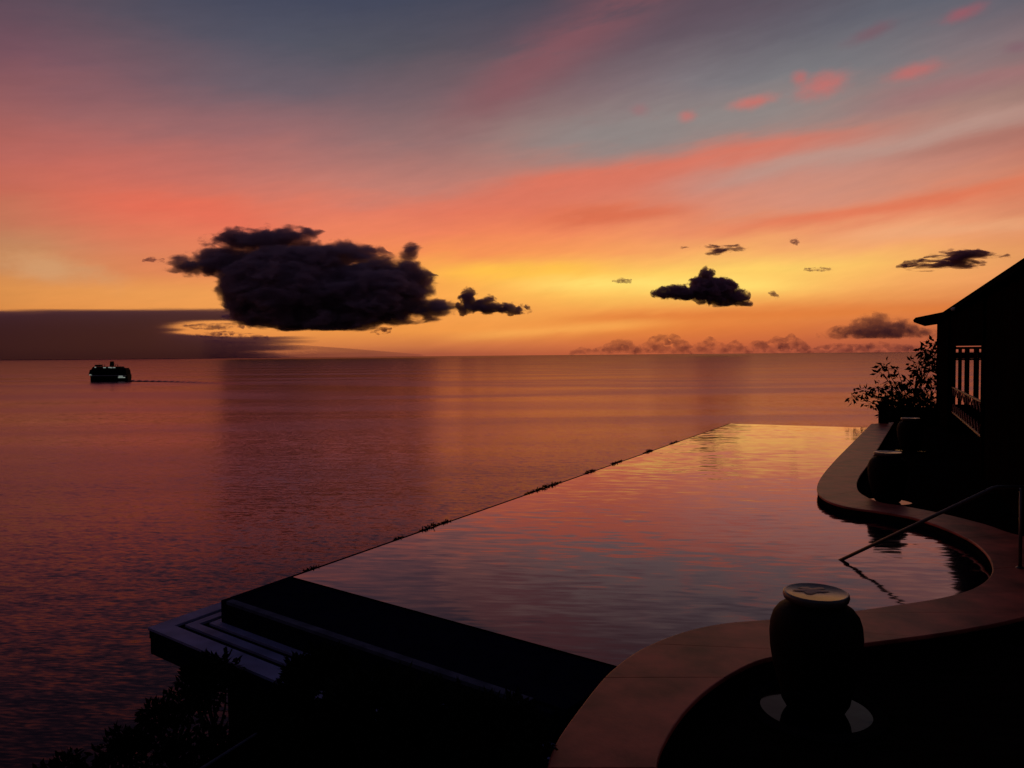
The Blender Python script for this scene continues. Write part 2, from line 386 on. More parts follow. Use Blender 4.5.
# ------------------------------------------------------------------ sea
SEA = -15.0
bm = bmesh.new()
rad = [0] + [20 * 1.35 ** k for k in range(30)]
seg = 64; prev = None
cv = bm.verts.new((0, 0, SEA))
for r in rad[1:]:
    ring = [bm.verts.new((r * math.cos(2 * math.pi * k / seg), r * math.sin(2 * math.pi * k / seg), SEA)) for k in range(seg)]
    for k in range(seg):
        if prev is None: bm.faces.new((cv, ring[k], ring[(k + 1) % seg]))
        else: bm.faces.new((prev[k], ring[k], ring[(k + 1) % seg], prev[(k + 1) % seg]))
    prev = ring
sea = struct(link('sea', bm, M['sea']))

# ------------------------------------------------------------------ pool
B_ = at(293, 577, 0); C_ = at(617, 666, 0); A_ = at(731, 423.6, 0)
edge = (A_ - B_).normalized(); left = Vector((-edge.y, edge.x, 0))
fdir = (C_ - B_).normalized(); fout = Vector((fdir.y, -fdir.x, 0))
if fout.y > 0: fout = -fout
ZC = 0.15
def catmull(pts, k=6):
    out = []
    for i in range(len(pts) - 1):
        p0 = pts[max(i - 1, 0)]; p1 = pts[i]; p2 = pts[i + 1]; p3 = pts[min(i + 2, len(pts) - 1)]
        for j in range(k):
            t = j / k
            out.append(0.5 * ((2 * p1) + (p2 - p0) * t + (2 * p0 - 5 * p1 + 4 * p2 - p3) * t * t + (3 * p1 - p0 - 3 * p2 + p3) * t ** 3))
    out.append(pts[-1]); return out
wpx = [(552,850),(545,800),(547,768),(556,742),(575,714),(600,682),(619,664),(645,647),(683,632),(722,623.5),(775,619),(830,614),(890,606),(945,597),
       (978,586),(992,572),(988,556),(972,541),(945,528),(915,518),(880,511.5),(848,507),(826,500),(817,490.5),(821,477),(836,459),(854,441),(871,424)]
ipx = [(690,850),(665,800),(657,768),(666,740),(688,708),(718,682),(757,661),(800,652),(850,645),(905,638),(960,630),(1024,617),(1120,590),
       (1230,580),(1240,568),(1180,556),(1110,548),(1024,536),(985,524),(945,514),(905,506),(880,502),(862,494),(857,486),(860,476),(870,462),(882,442),(894,422)]
# equal counts: pair the two edges slab by slab
wpts = catmull([at(x, y, ZC) for x, y in wpx], 5); ipts = catmull([at(x, y, ZC) for x, y in ipx], 5)
cop = tag(empty('pool_coping', (5, 12, 0)), 'curving brown stone rim along the right side of the pool', 'pool rim')
bpy.context.view_layer.update()
nseg = len(wpts) - 1
cuts = [0, 10, 26, 36, 46, 56, 66, 76, 86, 96, 104, 112, 120, 128, nseg]
cuts = sorted(set(min(c, nseg) for c in cuts))
for s in range(len(cuts) - 1):
    a, b = cuts[s], cuts[s + 1]
    W = [wpts[i] for i in range(a, b + 1)]; I = [ipts[i] for i in range(a, b + 1)]
    bm = bmesh.new()
    g = 0.010
    if s > 0:
        d = (W[1] - W[0]).normalized(); W[0] = W[0] + d * g; d = (I[1] - I[0]).normalized(); I[0] = I[0] + d * g
    W2, I2 = W, I
    rows_ = []
    for w_, i_ in zip(W2, I2):
        d = (i_ - w_).normalized()
        sec = [(0.012, -0.045), (0.0, -0.032), (0.0, -0.012), (0.006, -0.003), (0.016, 0.0)]
        left_ = [w_ + d * x + Vector((0, 0, z)) for x, z in sec]
        right_ = [i_ - d * x + Vector((0, 0, z)) for x, z in reversed(sec)]
        rows_.append([bm.verts.new(v) for v in left_ + right_])
    for r0, r1 in zip(rows_, rows_[1:]):
        n = len(r0)
        for k in range(n): bm.faces.new((r0[k], r0[(k + 1) % n], r1[(k + 1) % n], r1[k]))
    bm.faces.new(rows_[0]); bm.faces.new(rows_[-1][::-1])
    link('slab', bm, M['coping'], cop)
bm = bmesh.new()     # bedding wall under the slabs
for i in range(nseg):
    q = []
    for w_, i_ in ((wpts[i], ipts[i]), (wpts[i + 1], ipts[i + 1])):
        d = (i_ - w_).normalized(); q.append((w_ + d * 0.02, i_ - d * 0.02))
    prism_pts = [q[0][0], q[0][1], q[1][1], q[1][0]]
    prism(bm, prism_pts, -0.26, ZC - 0.046)
link('bedding', bm, M['stone_dark'], cop)

# water sheet: lip edges on the left and front, coping on the right, tucked under the slabs
wline = [p for p, q in zip(wpts, ipts)]
i0 = min(range(len(wpts)), key=lambda i: (wpts[i] - C_).length)
wl = []
for i in range(i0, len(wpts)):
    d = (ipts[i] - wpts[i]).normalized(); wl.append(wpts[i] + d * 0.03)
ER = wl[-1]
poly = [B_, C_] + [Vector((p.x, p.y, 0)) for p in wl[1:]] + [A_]
bm = bmesh.new()
f = bm.faces.new([bm.verts.new((p.x, p.y, 0)) for p in poly])
bmesh.ops.triangulate(bm, faces=[f])
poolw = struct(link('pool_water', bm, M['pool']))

pool = tag(empty('infinity_pool', (B_.x, B_.y, -1)), 'dark tiled infinity pool shell with overflow lip above the sea', 'pool')
bpy.context.view_layer.update()
SH = 1.02; KB = 0.10
def off(p, f_=0, l_=0, e_=0): return p + fout * f_ + left * l_ + edge * e_
# corner on the line of the left edge
def along(p, dist):  # move along -edge until fout distance is reached
    k = dist / max(1e-6, (-edge).dot(fout)); return p - edge * k
Bo = along(B_, SH); Co = C_ + fout * SH
Bk = along(B_, SH + KB); Ck = C_ + fout * (SH + KB)
ext = fdir * 0.3
bm = bmesh.new(); prism(bm, [B_, C_ + fdir * 0.1, Co + fdir * 0.1, Bo], -0.28, -0.02); link('weir_shelf', bm, M['navy'], pool)
bm = bmesh.new(); prism(bm, [Bo, Co - fdir * 0.25, Ck - fdir * 0.25, Bk], -0.05, -0.012); link('shelf_kerb', bm, M['ledge'], pool)
bm = bmesh.new(); prism(bm, [Bo, Co, Ck - fout * 0.01, Bk - fout * 0.01], -0.30, -0.052); link('front_wall', bm, M['groove'], pool)
Lp = left * 0.09
bm = bmesh.new()   # left lip
prism(bm, [A_ + Lp, A_, Bk, Bk + Lp], -0.3, -0.012); link('overflow_lip', bm, M['navy'], pool)
bm = bmesh.new(); ins = 0.01
prism(bm, [off(B_, 0, 0), C_ + fdir * 0.1] + [Vector((p.x, p.y, 0)) for p in wl[1:]] + [A_], -1.6, -0.03); link('pool_shell', bm, M['navy'], pool)
farL = A_ ; farR = Vector((ER.x, ER.y, 0))
fd = (farR - farL).normalized(); fn = Vector((-fd.y, fd.x, 0))
bm = bmesh.new(); prism(bm, [farL - fd * 0.03, farR + fd * 0.9, farR + fd * 0.9 + fn * 0.05, farL + fn * 0.05 - fd * 0.03], -0.5, -0.004); link('far_lip', bm, M['navy'], pool)

# catch basin platform with concentric channels
Zp = -0.28
cb = tag(empty('overflow_platform', (Bk.x, Bk.y, -1)), 'lavender grey stepped overflow ledge jutting out at the pool corner', 'ledge')
bpy.context.view_layer.update()
def corner(df, dl):   # corner point at distances from the kerb face / left lip
    base = Bk + left * 0.09
    # solve base + a*edge_dir... using outward normals fout, left
    nf, nl = fout, left
    det = nf.x * nl.y - nf.y * nl.x
    b1 = nf.dot(base) + df; b2 = nl.dot(base) + dl
    return Vector(((b1 * nl.y - b2 * nf.y) / det, (nf.x * b2 - nl.x * b1) / det, 0))
FARL = (A_ - B_).length + 1.2
def lstrip(bm, d0, d1, z0, z1):
    c0 = corner(d0, d0); c1 = corner(d1, d1)
    prism(bm, [c1, c1 + fdir * 6, c0 + fdir * 6, c0], z0, z1)
    prism(bm, [c0 + edge * 0.0, c0 + edge * FARL, c1 + edge * FARL, c1], z0, z1)
bands = [(0.0, 0.11), (0.20, 0.325), (0.415, 0.65)]
for d0, d1 in bands:
    c0 = corner(d0, d0); c1 = corner(d1, d1)
    bm = bmesh.new()
    pts = [c1, c1 + fdir * 6, c0 + fdir * 6, c0, c0 + edge * FARL, c1 + edge * FARL]
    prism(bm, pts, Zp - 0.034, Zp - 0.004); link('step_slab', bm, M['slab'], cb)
    c0 = corner(d0 + 0.012, d0 + 0.012); c1 = corner(d1 - 0.012, d1 - 0.012); bm = bmesh.new()
    prism(bm, [c1, c1 + fdir * 6, c0 + fdir * 6, c0, c0 + edge * FARL, c1 + edge * FARL], Zp - 0.138, Zp - 0.036); link('step_riser', bm, M['groove'], cb)
c1 = corner(0.63, 0.63); c0 = corner(-0.3, -0.02)
bm = bmesh.new(); pts = [c1, c1 + fdir * 6, c0 + fdir * 6, c0, c0 + edge * FARL, c1 + edge * FARL]
prism(bm, pts, Zp - 0.33, Zp - 0.14); link('outer_wall', bm, M['groove'], cb)
c1 = corner(0.2, 0.2); c1f = c1 + fdir * 6
bm = bmesh.new(); prism(bm, [c1 + fdir * 0.6, c1f, c1f - fout * 1.3, c1 + fdir * 0.6 - fout * 1.3], -3.2, Zp - 0.335); link('support_wall', bm, M['stone_dark'], cb)
bm = bmesh.new()
for k, dz in enumerate((0.12, 0.17)):
    a = corner(0.6, 0.6) + fdir * 0.45 + Vector((0, 0, Zp - dz)); tube(bm, [a, a + fdir * 0.5 ], 0.009, 6)
link('overflow_pipe', bm, M['ledge'], cb)

# ------------------------------------------------------------------ deck and terrain
def zterr(x, y):
    p = Vector((x, y, 0)); s = (p - corner(0.6, 0.6)).dot(left)
    z = -2.5
    if s > -1.0: z -= (s + 1.0) * 1.5
    z = max(z, SEA - 3)
    if y < 3: z += (3 - y) * 0.35 * (1 if s < 0 else 0)
    e = (p - A_).dot(edge)
    if e > 1.5 and x < 60: z -= max(0, min(14, (e - 1.5 - max(0, (x - 12)) * 0.15) * 1.0))
    z = max(z, SEA - 3)
    if z > SEA - 2.5: z += (mn.noise(Vector((x * 0.4, y * 0.4, 0))) * 0.5 + mn.noise(Vector((x * 1.3, y * 1.3, 5))) * 0.18)
    return z
bm = bmesh.new(); gx = [-26 + i * 0.8 for i in range(110)]; gy = [-14 + j * 0.8 for j in range(90)]
vv = [[bm.verts.new((x, y, zterr(x, y))) for x in gx] for y in gy]
for j in range(len(gy) - 1):
    for i in range(len(gx) - 1): bm.faces.new((vv[j][i], vv[j][i + 1], vv[j + 1][i + 1], vv[j + 1][i]))
ground = struct(link('hillside_ground', bm, M['earth'], smooth_=True))

bm = bmesh.new()    # sunken dark deck, from under the rim to the building
dp = [ipts[i] for i in range(0, nseg + 1)]
dl = [Vector((p.x, p.y, 0)) for p in dp]
# split so the polygon stays simple: lower bay and upper bay joined on the right
dpoly = [Vector((p.x - 0, p.y, 0)) for p in dl]
low = []
for i in range(nseg + 1):
    d = (ipts[i] - wpts[i]).normalized(); low.append(ipts[i] - d * 0.1)
k1 = 12 * 5; k2 = 16 * 5
bm.faces.new([bm.verts.new((p.x, p.y, -0.05)) for p in low[:k1]] + [bm.verts.new((14, low[k1].y, -0.05)), bm.verts.new((14, 3.5, -0.05))])
bm.faces.new([bm.verts.new((p.x, p.y, -0.05)) for p in low[k2:]] + [bm.verts.new((34, 34.3, -0.05)), bm.verts.new((34, low[k2].y, -0.05))])
bmesh.ops.triangulate(bm, faces=bm.faces[:])
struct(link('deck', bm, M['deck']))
bm = bmesh.new()
prism(bm, [(low[0].x, low[0].y), (low[10].x, low[10].y), (low[20].x + 0.3, low[20].y), (14, low[20].y), (14, 3.5)], -2.9, -0.26)
struct(link('deck_base', bm, M['stone_dark']))

# ------------------------------------------------------------------ urn fountains
urns = [((816, 592, 0.975), 'large dark urn fountain with round wet cap, nearest the camera'),
        ((888, 452, 0.975), 'dark urn fountain with gleaming cap at the bend of the pool rim'),
        ((910.5, 418, 0.975), 'small distant urn fountain beside the far end of the pool')]
bpos = [at(*u[0]) for u in urns]
def make_urn(p):
    root = empty('urn_fountain', (p.x, p.y, -0.045)); bpy.context.view_layer.update()
    c = (p.x, p.y, 0.135)
    prof = [(0.20, -0.17), (0.235, -0.15), (0.275, -0.08), (0.30, 0.05), (0.345, 0.2), (0.368, 0.35), (0.375, 0.48), (0.368, 0.57), (0.345, 0.645),
            (0.305, 0.70), (0.255, 0.735), (0.225, 0.75), (0.215, 0.765), (0.215, 0.785)]
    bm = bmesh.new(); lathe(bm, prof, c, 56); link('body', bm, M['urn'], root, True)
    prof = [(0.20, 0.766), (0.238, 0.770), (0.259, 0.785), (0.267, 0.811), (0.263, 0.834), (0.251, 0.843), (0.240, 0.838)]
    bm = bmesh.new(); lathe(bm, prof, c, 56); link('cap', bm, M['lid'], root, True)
    bm = bmesh.new()
    rnd = random.Random(3)
    q0 = Vector((c[0] - 0.02, c[1] + 0.05, 0.842 + 0.135)); cen = bm.verts.new(q0 + Vector((0, 0, 0.006))); n = 28; prev = None; first = None
    for k in range(n):
        a = k * 6.2832 / n; r = 0.05 + 0.055 * abs(math.sin(2.5 * a)) + rnd.uniform(-0.01, 0.01)
        v = bm.verts.new(q0 + Vector((r * 1.5 * math.cos(a), r * math.sin(a), 0.0)))
        if prev: bm.faces.new((cen, prev, v))
        else: first = v
        prev = v
    bm.faces.new((cen, prev, first))
    link('cap_light_mark', bm, M['pale_mark'], root)  # pale star-shaped sheet added to stand for light marks on the cap
    return root
u0 = make_urn(bpos[0])
def dup(root, loc):
    r = root.copy(); C.objects.link(r); r.location = loc
    for ch in list(root.children):
        c = ch.copy(); C.objects.link(c); c.parent = r
    return r
roots = [u0] + [dup(u0, (p.x, p.y, -0.045)) for p in bpos[1:]]
for r, u in zip(roots, urns): tag(r, u[1], 'urn', 'urn fountains beside the pool')
def make_basin(p):
    root = empty('fountain_basin', (p.x, p.y, -0.05)); bpy.context.view_layer.update()
    bm = bmesh.new(); n = 56; rr = []
    for (r, z) in [(0.45, -0.049), (0.45, -0.025), (0.465, -0.015), (0.56, -0.015), (0.575, -0.03), (0.575, -0.049)]:
        rr.append([bm.verts.new((p.x + r * math.cos(2 * math.pi * k / n), p.y + r * math.sin(2 * math.pi * k / n), z)) for k in range(n)])
    for i in range(len(rr)):
        for k in range(n): bm.faces.new((rr[i][k], rr[i][(k + 1) % n], rr[(i + 1) % len(rr)][(k + 1) % n], rr[(i + 1) % len(rr)][k]))
    link('rim', bm, M['stone_dark'], root, True)
    bm = bmesh.new(); bm.faces.new([bm.verts.new((p.x + 0.448 * math.cos(2 * math.pi * k / n), p.y + 0.448 * math.sin(2 * math.pi * k / n), -0.036)) for k in range(n)])
    link('water', bm, M['basin_water'], root)
    return root
b0 = make_basin(bpos[0])
broots = [b0] + [dup(b0, (p.x, p.y, -0.05)) for p in bpos[1:]]
for r, l in zip(broots, ['round shallow water basin under the nearest urn', 'round shallow water basin under the urn at the rim bend', 'round shallow water basin under the farthest urn']):
    tag(r, l, 'basin', 'basins under the urn fountains')

# ------------------------------------------------------------------ handrail
foot = at(841, 560, 0.0); post = at(1020, 568, ZC)
top = far(995, 487, post.y + 0.1)
hr = tag(empty('handrail', (post.x, post.y, ZC)), 'metal handrail sloping down into the pool water', 'handrail'); bpy.context.view_layer.update()
bm = bmesh.new()
d = (foot - top)
pts = [top + Vector((0.9, 0.0, 0.0)), top + Vector((0.03, 0, 0)), top + d * 0.012, foot + d * 0.1]
tube(bm, pts, 0.024, 12); link('rail', bm, M['steel'], hr, True)
bm = bmesh.new(); tube(bm, [(post.x, post.y, ZC - 0.02), (post.x, post.y, top.z)], 0.022, 12); link('post', bm, M['steel'], hr, True)
bm = bmesh.new(); lathe(bm, [(0.05, ZC + 0.001), (0.05, ZC + 0.008), (0.03, ZC + 0.02)], (post.x, post.y, 0), 20); link('base_plate', bm, M['steel'], hr)

# ------------------------------------------------------------------ bollard and parapet at the far end
q = at(883.5, 423, ZC)
bl = tag(empty('stone_bollard', (q.x, q.y, ZC)), 'short dark square post at the far end of the pool rim', 'bollard'); bpy.context.view_layer.update()
bm = bmesh.new(); box(bm, (q.x, q.y, ZC + 0.40), 0.36, 0.36, 0.80, P(edge)); link('shaft', bm, M['stone_dark'], bl)
bm = bmesh.new(); box(bm, (q.x, q.y, ZC + 0.845), 0.42, 0.42, 0.07, P(edge)); link('cap', bm, M['stone_dark'], bl)
a = far(890, 408, 34.8); b = far(937.5, 408.5, 34.8)
bm = bmesh.new(); prism(bm, [(a.x, a.y), (b.x, b.y), (b.x, b.y + 0.3), (a.x, a.y + 0.3)], -0.4, a.z)
tag(link('parapet_wall', bm, M['stone_dark']), 'low dark wall closing the terrace behind the far urn', 'wall')

# ------------------------------------------------------------------ pavilion
s1 = at(953, 415, 0.75); s2 = at(981, 440, 0.75)
sd_ = (s1 - s2).normalized(); sn = Vector((sd_.y, -sd_.x, 0))       # sn points away from the pool
def side(Y): t = (Y - s2.y) / sd_.y; return s2 + sd_ * t
def W3(Y, n=0, z=0): v = side(Y) + sn * n; return Vector((v.x, v.y, z))
pav = tag(empty('pavilion', tuple(W3(22, 0, -0.25))), 'dark timber poolside pavilion silhouetted with sloping roof and open end', 'building'); bpy.context.view_layer.update()
YF, YN = 36.0, 8.6; D = 6.0
Zb = -0.25; ZE = 4.58
def wall_piece(name, Ya, Yb, n0, n1, z0, z1, material=M['timber'], parent=pav):
    bm = bmesh.new(); prism(bm, [W3(Ya, n0), W3(Ya, n1), W3(Yb, n1), W3(Yb, n0)], z0, z1); return link(name, bm, material, parent)
wall_piece('wall', YN, 19.3, 0.0, 0.2, Zb, ZE - 0.12)
wall_piece('wall', 28.95, YF, 0.0, 0.2, -3.5, ZE - 0.12)
wall_piece('lintel', 19.35, 28.9, 0.02, 0.2, 3.2, ZE - 0.12)
wall_piece('rear_wall', YN, YF, D, D + 0.2, -3.0, ZE)
wall_piece('floor_slab', YN, YF - 0.01, 0.22, D - 0.02, -0.5, -0.24, M['deck'])
# far end wall with a tall glazed opening
def endbox(name, n0, n1, z0, z1, dY0=0, dY1=0.2, material=M['timber'], parent=pav):
    bm = bmesh.new(); a_ = W3(YF + dY0, n0); 
    u = sd_
    p0 = W3(YF, n0) + u * dY0; p1 = W3(YF, n1) + u * dY0; p2 = W3(YF, n1) + u * dY1; p3 = W3(YF, n0) + u * dY1
    prism(bm, [p0, p1, p2, p3], z0, z1); return link(name, bm, material, parent)
def nat(px):   # how far along the end wall a column of the photo sits
    for i in range(800):
        n = i * 0.01; v = W3(YF, n); dd = v - CAM
        x = 512 + F * dd.dot(RT) / dd.dot(fw)
        if x >= px: return n
    return 7.9
nL = nat(950.5); nR = nat(983)
zt = far(965, 346, YF).z; zb2 = far(965, 404, YF).z; zm = far(965, 359, YF).z
endbox('end_wall', 0.2, nL, -3.0, ZE); endbox('end_wall', nR, D, -3.0, ZE)
endbox('end_wall', nL + 0.003, nR - 0.003, zt, ZE - 0.003); endbox('end_wall', nL + 0.003, nR - 0.003, -3.0, zb2)
win = endbox('window_frame', nL, nR, zm - 0.05, zm + 0.03, 0.03, 0.12, M['red_wood'])
for px, wd in ((953.5, 0.10), (959.5, 0.15), (966.5, 0.20), (976, 0.22)):
    n_ = nat(px); endbox('mullion', n_ - wd / 2, n_ + wd / 2, zb2 + 0.003, zt - 0.12, 0.14, 0.2, M['red_wood'])
for px in (957, 963, 970.5, 979):
    n_ = nat(px); endbox('bracket', n_ - 0.09, n_ + 0.09, zm + 0.035, zt - 0.3, -0.12, 0.02, M['red_wood'])
endbox('transom', nL + 0.004, nR - 0.004, zt - 0.15, zt - 0.04, -0.1, 0.02, M['red_wood'])
# balustrade along the open side
bm = bmesh.new(); tube(bm, [W3(19.4, 0.1, 1.66), W3(28.9, 0.1, 1.66)], 0.04, 8); link('handrail', bm, M['red_wood'], pav)
bm = bmesh.new(); tube(bm, [W3(19.4, 0.1, 0.75), W3(28.9, 0.1, 0.75)], 0.04, 8); link('bottom_rail', bm, M['red_wood'], pav)
bm = bmesh.new()
for k in range(13):
    Y = 19.5 + k * 0.72; tube(bm, [W3(Y, 0.1, 0.75), W3(Y + 0.36, 0.1, 1.06), W3(Y + 0.72, 0.1, 0.75)], 0.02, 6)
for k in range(13):
    Y = 19.5 + k * 0.72; tube(bm, [W3(Y, 0.1, 1.64), W3(Y + 0.36, 0.1, 1.38), W3(Y + 0.72, 0.1, 1.64)], 0.018, 6)
link('lattice', bm, M['red_wood'], pav)
# roof: thick slab rising from the eave, with fascia and rafters
bm = bmesh.new()
pr = math.tan(R(22)); w1 = D / 2 + 0.1
def roofsec(Y): return [W3(Y, -0.12, ZE), W3(Y, w1, ZE + w1 * pr), W3(Y, D + 0.4, ZE - 0.1), W3(Y, D + 0.4, ZE - 0.25), W3(Y, w1, ZE + w1 * pr - 0.2), W3(Y, -0.12, ZE - 0.14)]
ra = [bm.verts.new(v) for v in roofsec(YN)]; rb = [bm.verts.new(v) for v in roofsec(YF + 0.4)]
for k in range(6): bm.faces.new((ra[k], ra[(k + 1) % 6], rb[(k + 1) % 6], rb[k]))
bm.faces.new(ra); bm.faces.new(rb[::-1])
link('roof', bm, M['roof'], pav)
for k in range(24):
    Y = 10 + k * 1.1
    bm = bmesh.new(); prism(bm, [W3(Y, -0.14), W3(Y, 0.02), W3(Y + 0.06, 0.02), W3(Y + 0.06, -0.14)], ZE - 0.30, ZE - 0.145); link('rafter_end', bm, M['timber'], pav)
# low canopy over the far corner
tip = far(913, 321, YF + 0.6); c2 = far(937, 314.5, YF + 0.6)
bm = bmesh.new()
t0 = Vector((tip.x, tip.y, tip.z)); rr_ = Vector((c2.x + 0.75, c2.y, c2.z + 0.11))
sec = [t0 + Vector((0, 0, 0.04)), rr_, rr_ - Vector((0, 0, 0.46)), t0 + Vector((0.56, 0, -0.25)), t0 + Vector((0.04, 0, -0.06))]
va = [bm.verts.new(v) for v in sec]; vb = [bm.verts.new(v - sd_ * 3) for v in sec]
for k in range(5): bm.faces.new((va[k], va[(k + 1) % 5], vb[(k + 1) % 5], vb[k]))
bm.faces.new(va[::-1]); bm.faces.new(vb)
link('canopy', bm, M['roof'], pav)
lp = W3(25, -0.1, 0)
bm = bmesh.new(); s = bmesh.ops.create_icosphere(bm, subdivisions=2, radius=0.1)
for v in s['verts']: v.co = Vector((v.co.x * 1.4, v.co.y, v.co.z * 0.7)) + W3(25.6, -0.12, far(961, 309, 25.6).z)
link('eave_fitting', bm, M['pale'], pav, True)
# posts at the opening
for Y in (29.1, 19.1):
    wall_piece('post', Y - 0.15, Y + 0.15, -0.06, -0.003, Zb, ZE - 0.32, M['timber'])

# ------------------------------------------------------------------ plants
def leaf(bm, p, d, up, l, wd):
    d = d.normalized(); s = d.cross(up)
    if s.length < 1e-3: s = Vector((1, 0, 0))
    s.normalize(); u = s.cross(d)
    a = bm.verts.new(p); b = bm.verts.new(p + d * l * 0.45 + s * wd / 2 + u * wd * 0.12); c = bm.verts.new(p + d * l - u * l * 0.12)
    e = bm.verts.new(p + d * l * 0.45 - s * wd / 2 + u * wd * 0.12); m_ = bm.verts.new(p + d * l * 0.5)
    bm.faces.new((a, b, m_)); bm.faces.new((b, c, m_)); bm.faces.new((c, e, m_)); bm.faces.new((e, a, m_))
def rv(r): return Vector((r.gauss(0, 1), r.gauss(0, 1), r.gauss(0, 1))).normalized()
# branching tree beside the pavilion
rnd = random.Random(11)
TY = 36.5
tb = far(914, 425, TY)
tree = tag(empty('leafy_tree', (tb.x, tb.y, -2.5)), 'small broad-leaved tree silhouetted against the sea beside the pavilion', 'tree'); bpy.context.view_layer.update()
clus = [(852,395,6,10),(862,393,5,8),(871,402,6,12),(878,386,7,14),(886,368,7,16),(880,372,4,6),(893,395,10,50),(889,407,9,45),(903,398,12,60),(915,402,12,60),
        (907,382,7,14),(898,371,4,5),(917,388,8,22),(925,376,8,30),(917,366,7,26),(930,366,7,30),(927,350,6,26),(934,345,6,24),(922,352,3,8),(932,385,8,26),(928,400,10,50),(898,408,9,70),(912,407,9,70),(925,406,9,70),(884,412,5,16),
        (868,391,3,6),(892,382,6,12),(936,358,6,26)]
bt = bmesh.new(); bl_ = bmesh.new()
tube(bt, [(tb.x, tb.y, -3.2), (tb.x + 0.05, tb.y, -1.0), tuple(far(912, 410, TY))], 0.12, 8, 0.07)
root_p = far(912, 410, TY)
for (x, y, r, n) in clus:
    dep = TY + rnd.uniform(-0.9, 0.9); c = far(x, y, dep); rr = r * dep / F
    mid = (root_p + c) / 2 + Vector((0, 0, -0.12 if y > 380 else 0.05)) + rv(rnd) * 0.08
    tube(bt, [root_p, mid, c], 0.035, 6, 0.01)
    for k in range(int(n * 1.6)):
        p = c + rv(rnd) * rr * 1.15 * rnd.random() ** 0.4
        q_ = c + (p - c) * 0.3
        if rnd.random() < 0.35: tube(bt, [q_, p], 0.008, 4, 0.004)
        dd = (p - c).normalized() * 0.8 + rv(rnd) * 0.6 + Vector((-0.1, 0, -0.25))
        leaf(bl_, p, dd, rv(rnd), rnd.uniform(0.20, 0.40), rnd.uniform(0.10, 0.17))
link('trunk', bt, M['bark'], tree); link('crown', bl_, M['leaf'], tree)

def shrub(px, py, Y, wpx_, hpx, n, label, lsz=0.12, group='dark shrubs on the slope below the pool', name='shrub', seed=0):
    """px,py: crown top centre; a bushy crown of leaves on several stems"""
    r = random.Random(seed + int(px * 7 + py))
    topp = far(px, py, Y); s = Y / F; hw = wpx_ * s; hh = hpx * s
    cz = topp.z - hh; c = Vector((topp.x, topp.y, cz))
    root = tag(empty(name, (c.x, c.y, cz - hh)), label, 'shrub', group); bpy.context.view_layer.update()
    bt = bmesh.new(); bl = bmesh.new(); base = Vector((c.x, c.y, cz - hh * 1.3))
    cl = []
    for k in range(int(9 + wpx_ / 7)):
        v = rv(r); v.z = abs(v.z) * 1.0 - 0.25
        cl.append(c + Vector((v.x * hw * 0.75, v.y * hw * 0.6, v.z * hh * 0.85)))
    for cc in cl:
        tube(bt, [base, (base + cc) / 2 + rv(r) * 0.05, cc], 0.014, 5, 0.005)
    for k in range(n):
        cc = r.choice(cl); p = cc + rv(r) * min(hw, hh) * 0.42 * r.random() ** 0.5
        dd = (p - cc).normalized() + rv(r) * 0.7 + Vector((0, 0, 0.3))
        leaf(bl, p, dd, rv(r), lsz * r.uniform(0.6, 1.3), lsz * r.uniform(0.3, 0.55))
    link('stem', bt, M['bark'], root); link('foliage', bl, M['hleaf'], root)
    return root
shr = [
 (215, 652, 8.8, 34, 40, 900, 'tall dark shrub rising against the sea under the ledge corner'),
 (172, 690, 8.6, 34, 38, 800, 'dark shrub at the sea edge left of the tall one'),
 (128, 728, 8.2, 34, 34, 700, 'leftmost low dark shrub on the slope'),
 (66, 758, 8.0, 40, 22, 500, 'ragged shrub at the bottom left corner over the sea'),
 (190, 740, 7.2, 70, 60, 1200, 'wide dark shrub at the bottom left of the slope'),
 (248, 690, 8.0, 60, 55, 1800, 'dark shrub in front of the lavender ledge wall'),
 (320, 648, 8.3, 44, 54, 2000, 'bush covering the right end of the lavender ledge'),
 (372, 668, 8.1, 56, 60, 2200, 'bush below the front of the pool, left of centre'),
 (330, 705, 6.9, 90, 70, 2400, 'low bush at the bottom edge behind the thin rail'),
 (432, 684, 7.7, 58, 60, 2200, 'bush below the pale kerb at its middle'),
 (495, 702, 7.6, 55, 55, 2200, 'bush below the right part of the pale kerb'),
 (440, 735, 6.4, 100, 60, 2400, 'bush at the bottom centre edge of the photo'),
 (500, 724, 7.3, 42, 50, 1800, 'bush tucked against the pool rim at the bottom'),
]
def frontY(x, y, out):      # depth of the sight line just outside the platform front
    best = min((corner(0.6 + out, 0.6) + fdir * (k * 0.02) for k in range(-60, 500)), key=lambda v: abs(512 + F * (v - CAM).dot(RT) / (v - CAM).dot(fw) - x))
    return best.y
for i, (x, y, Y, wp, hp, n, lab) in enumerate(shr):
    if x > 180 and Y > 7.25: Y = frontY(x, y, 0.35)
    shrub(x, y, Y, wp, hp, n, lab, seed=i, lsz=0.10)
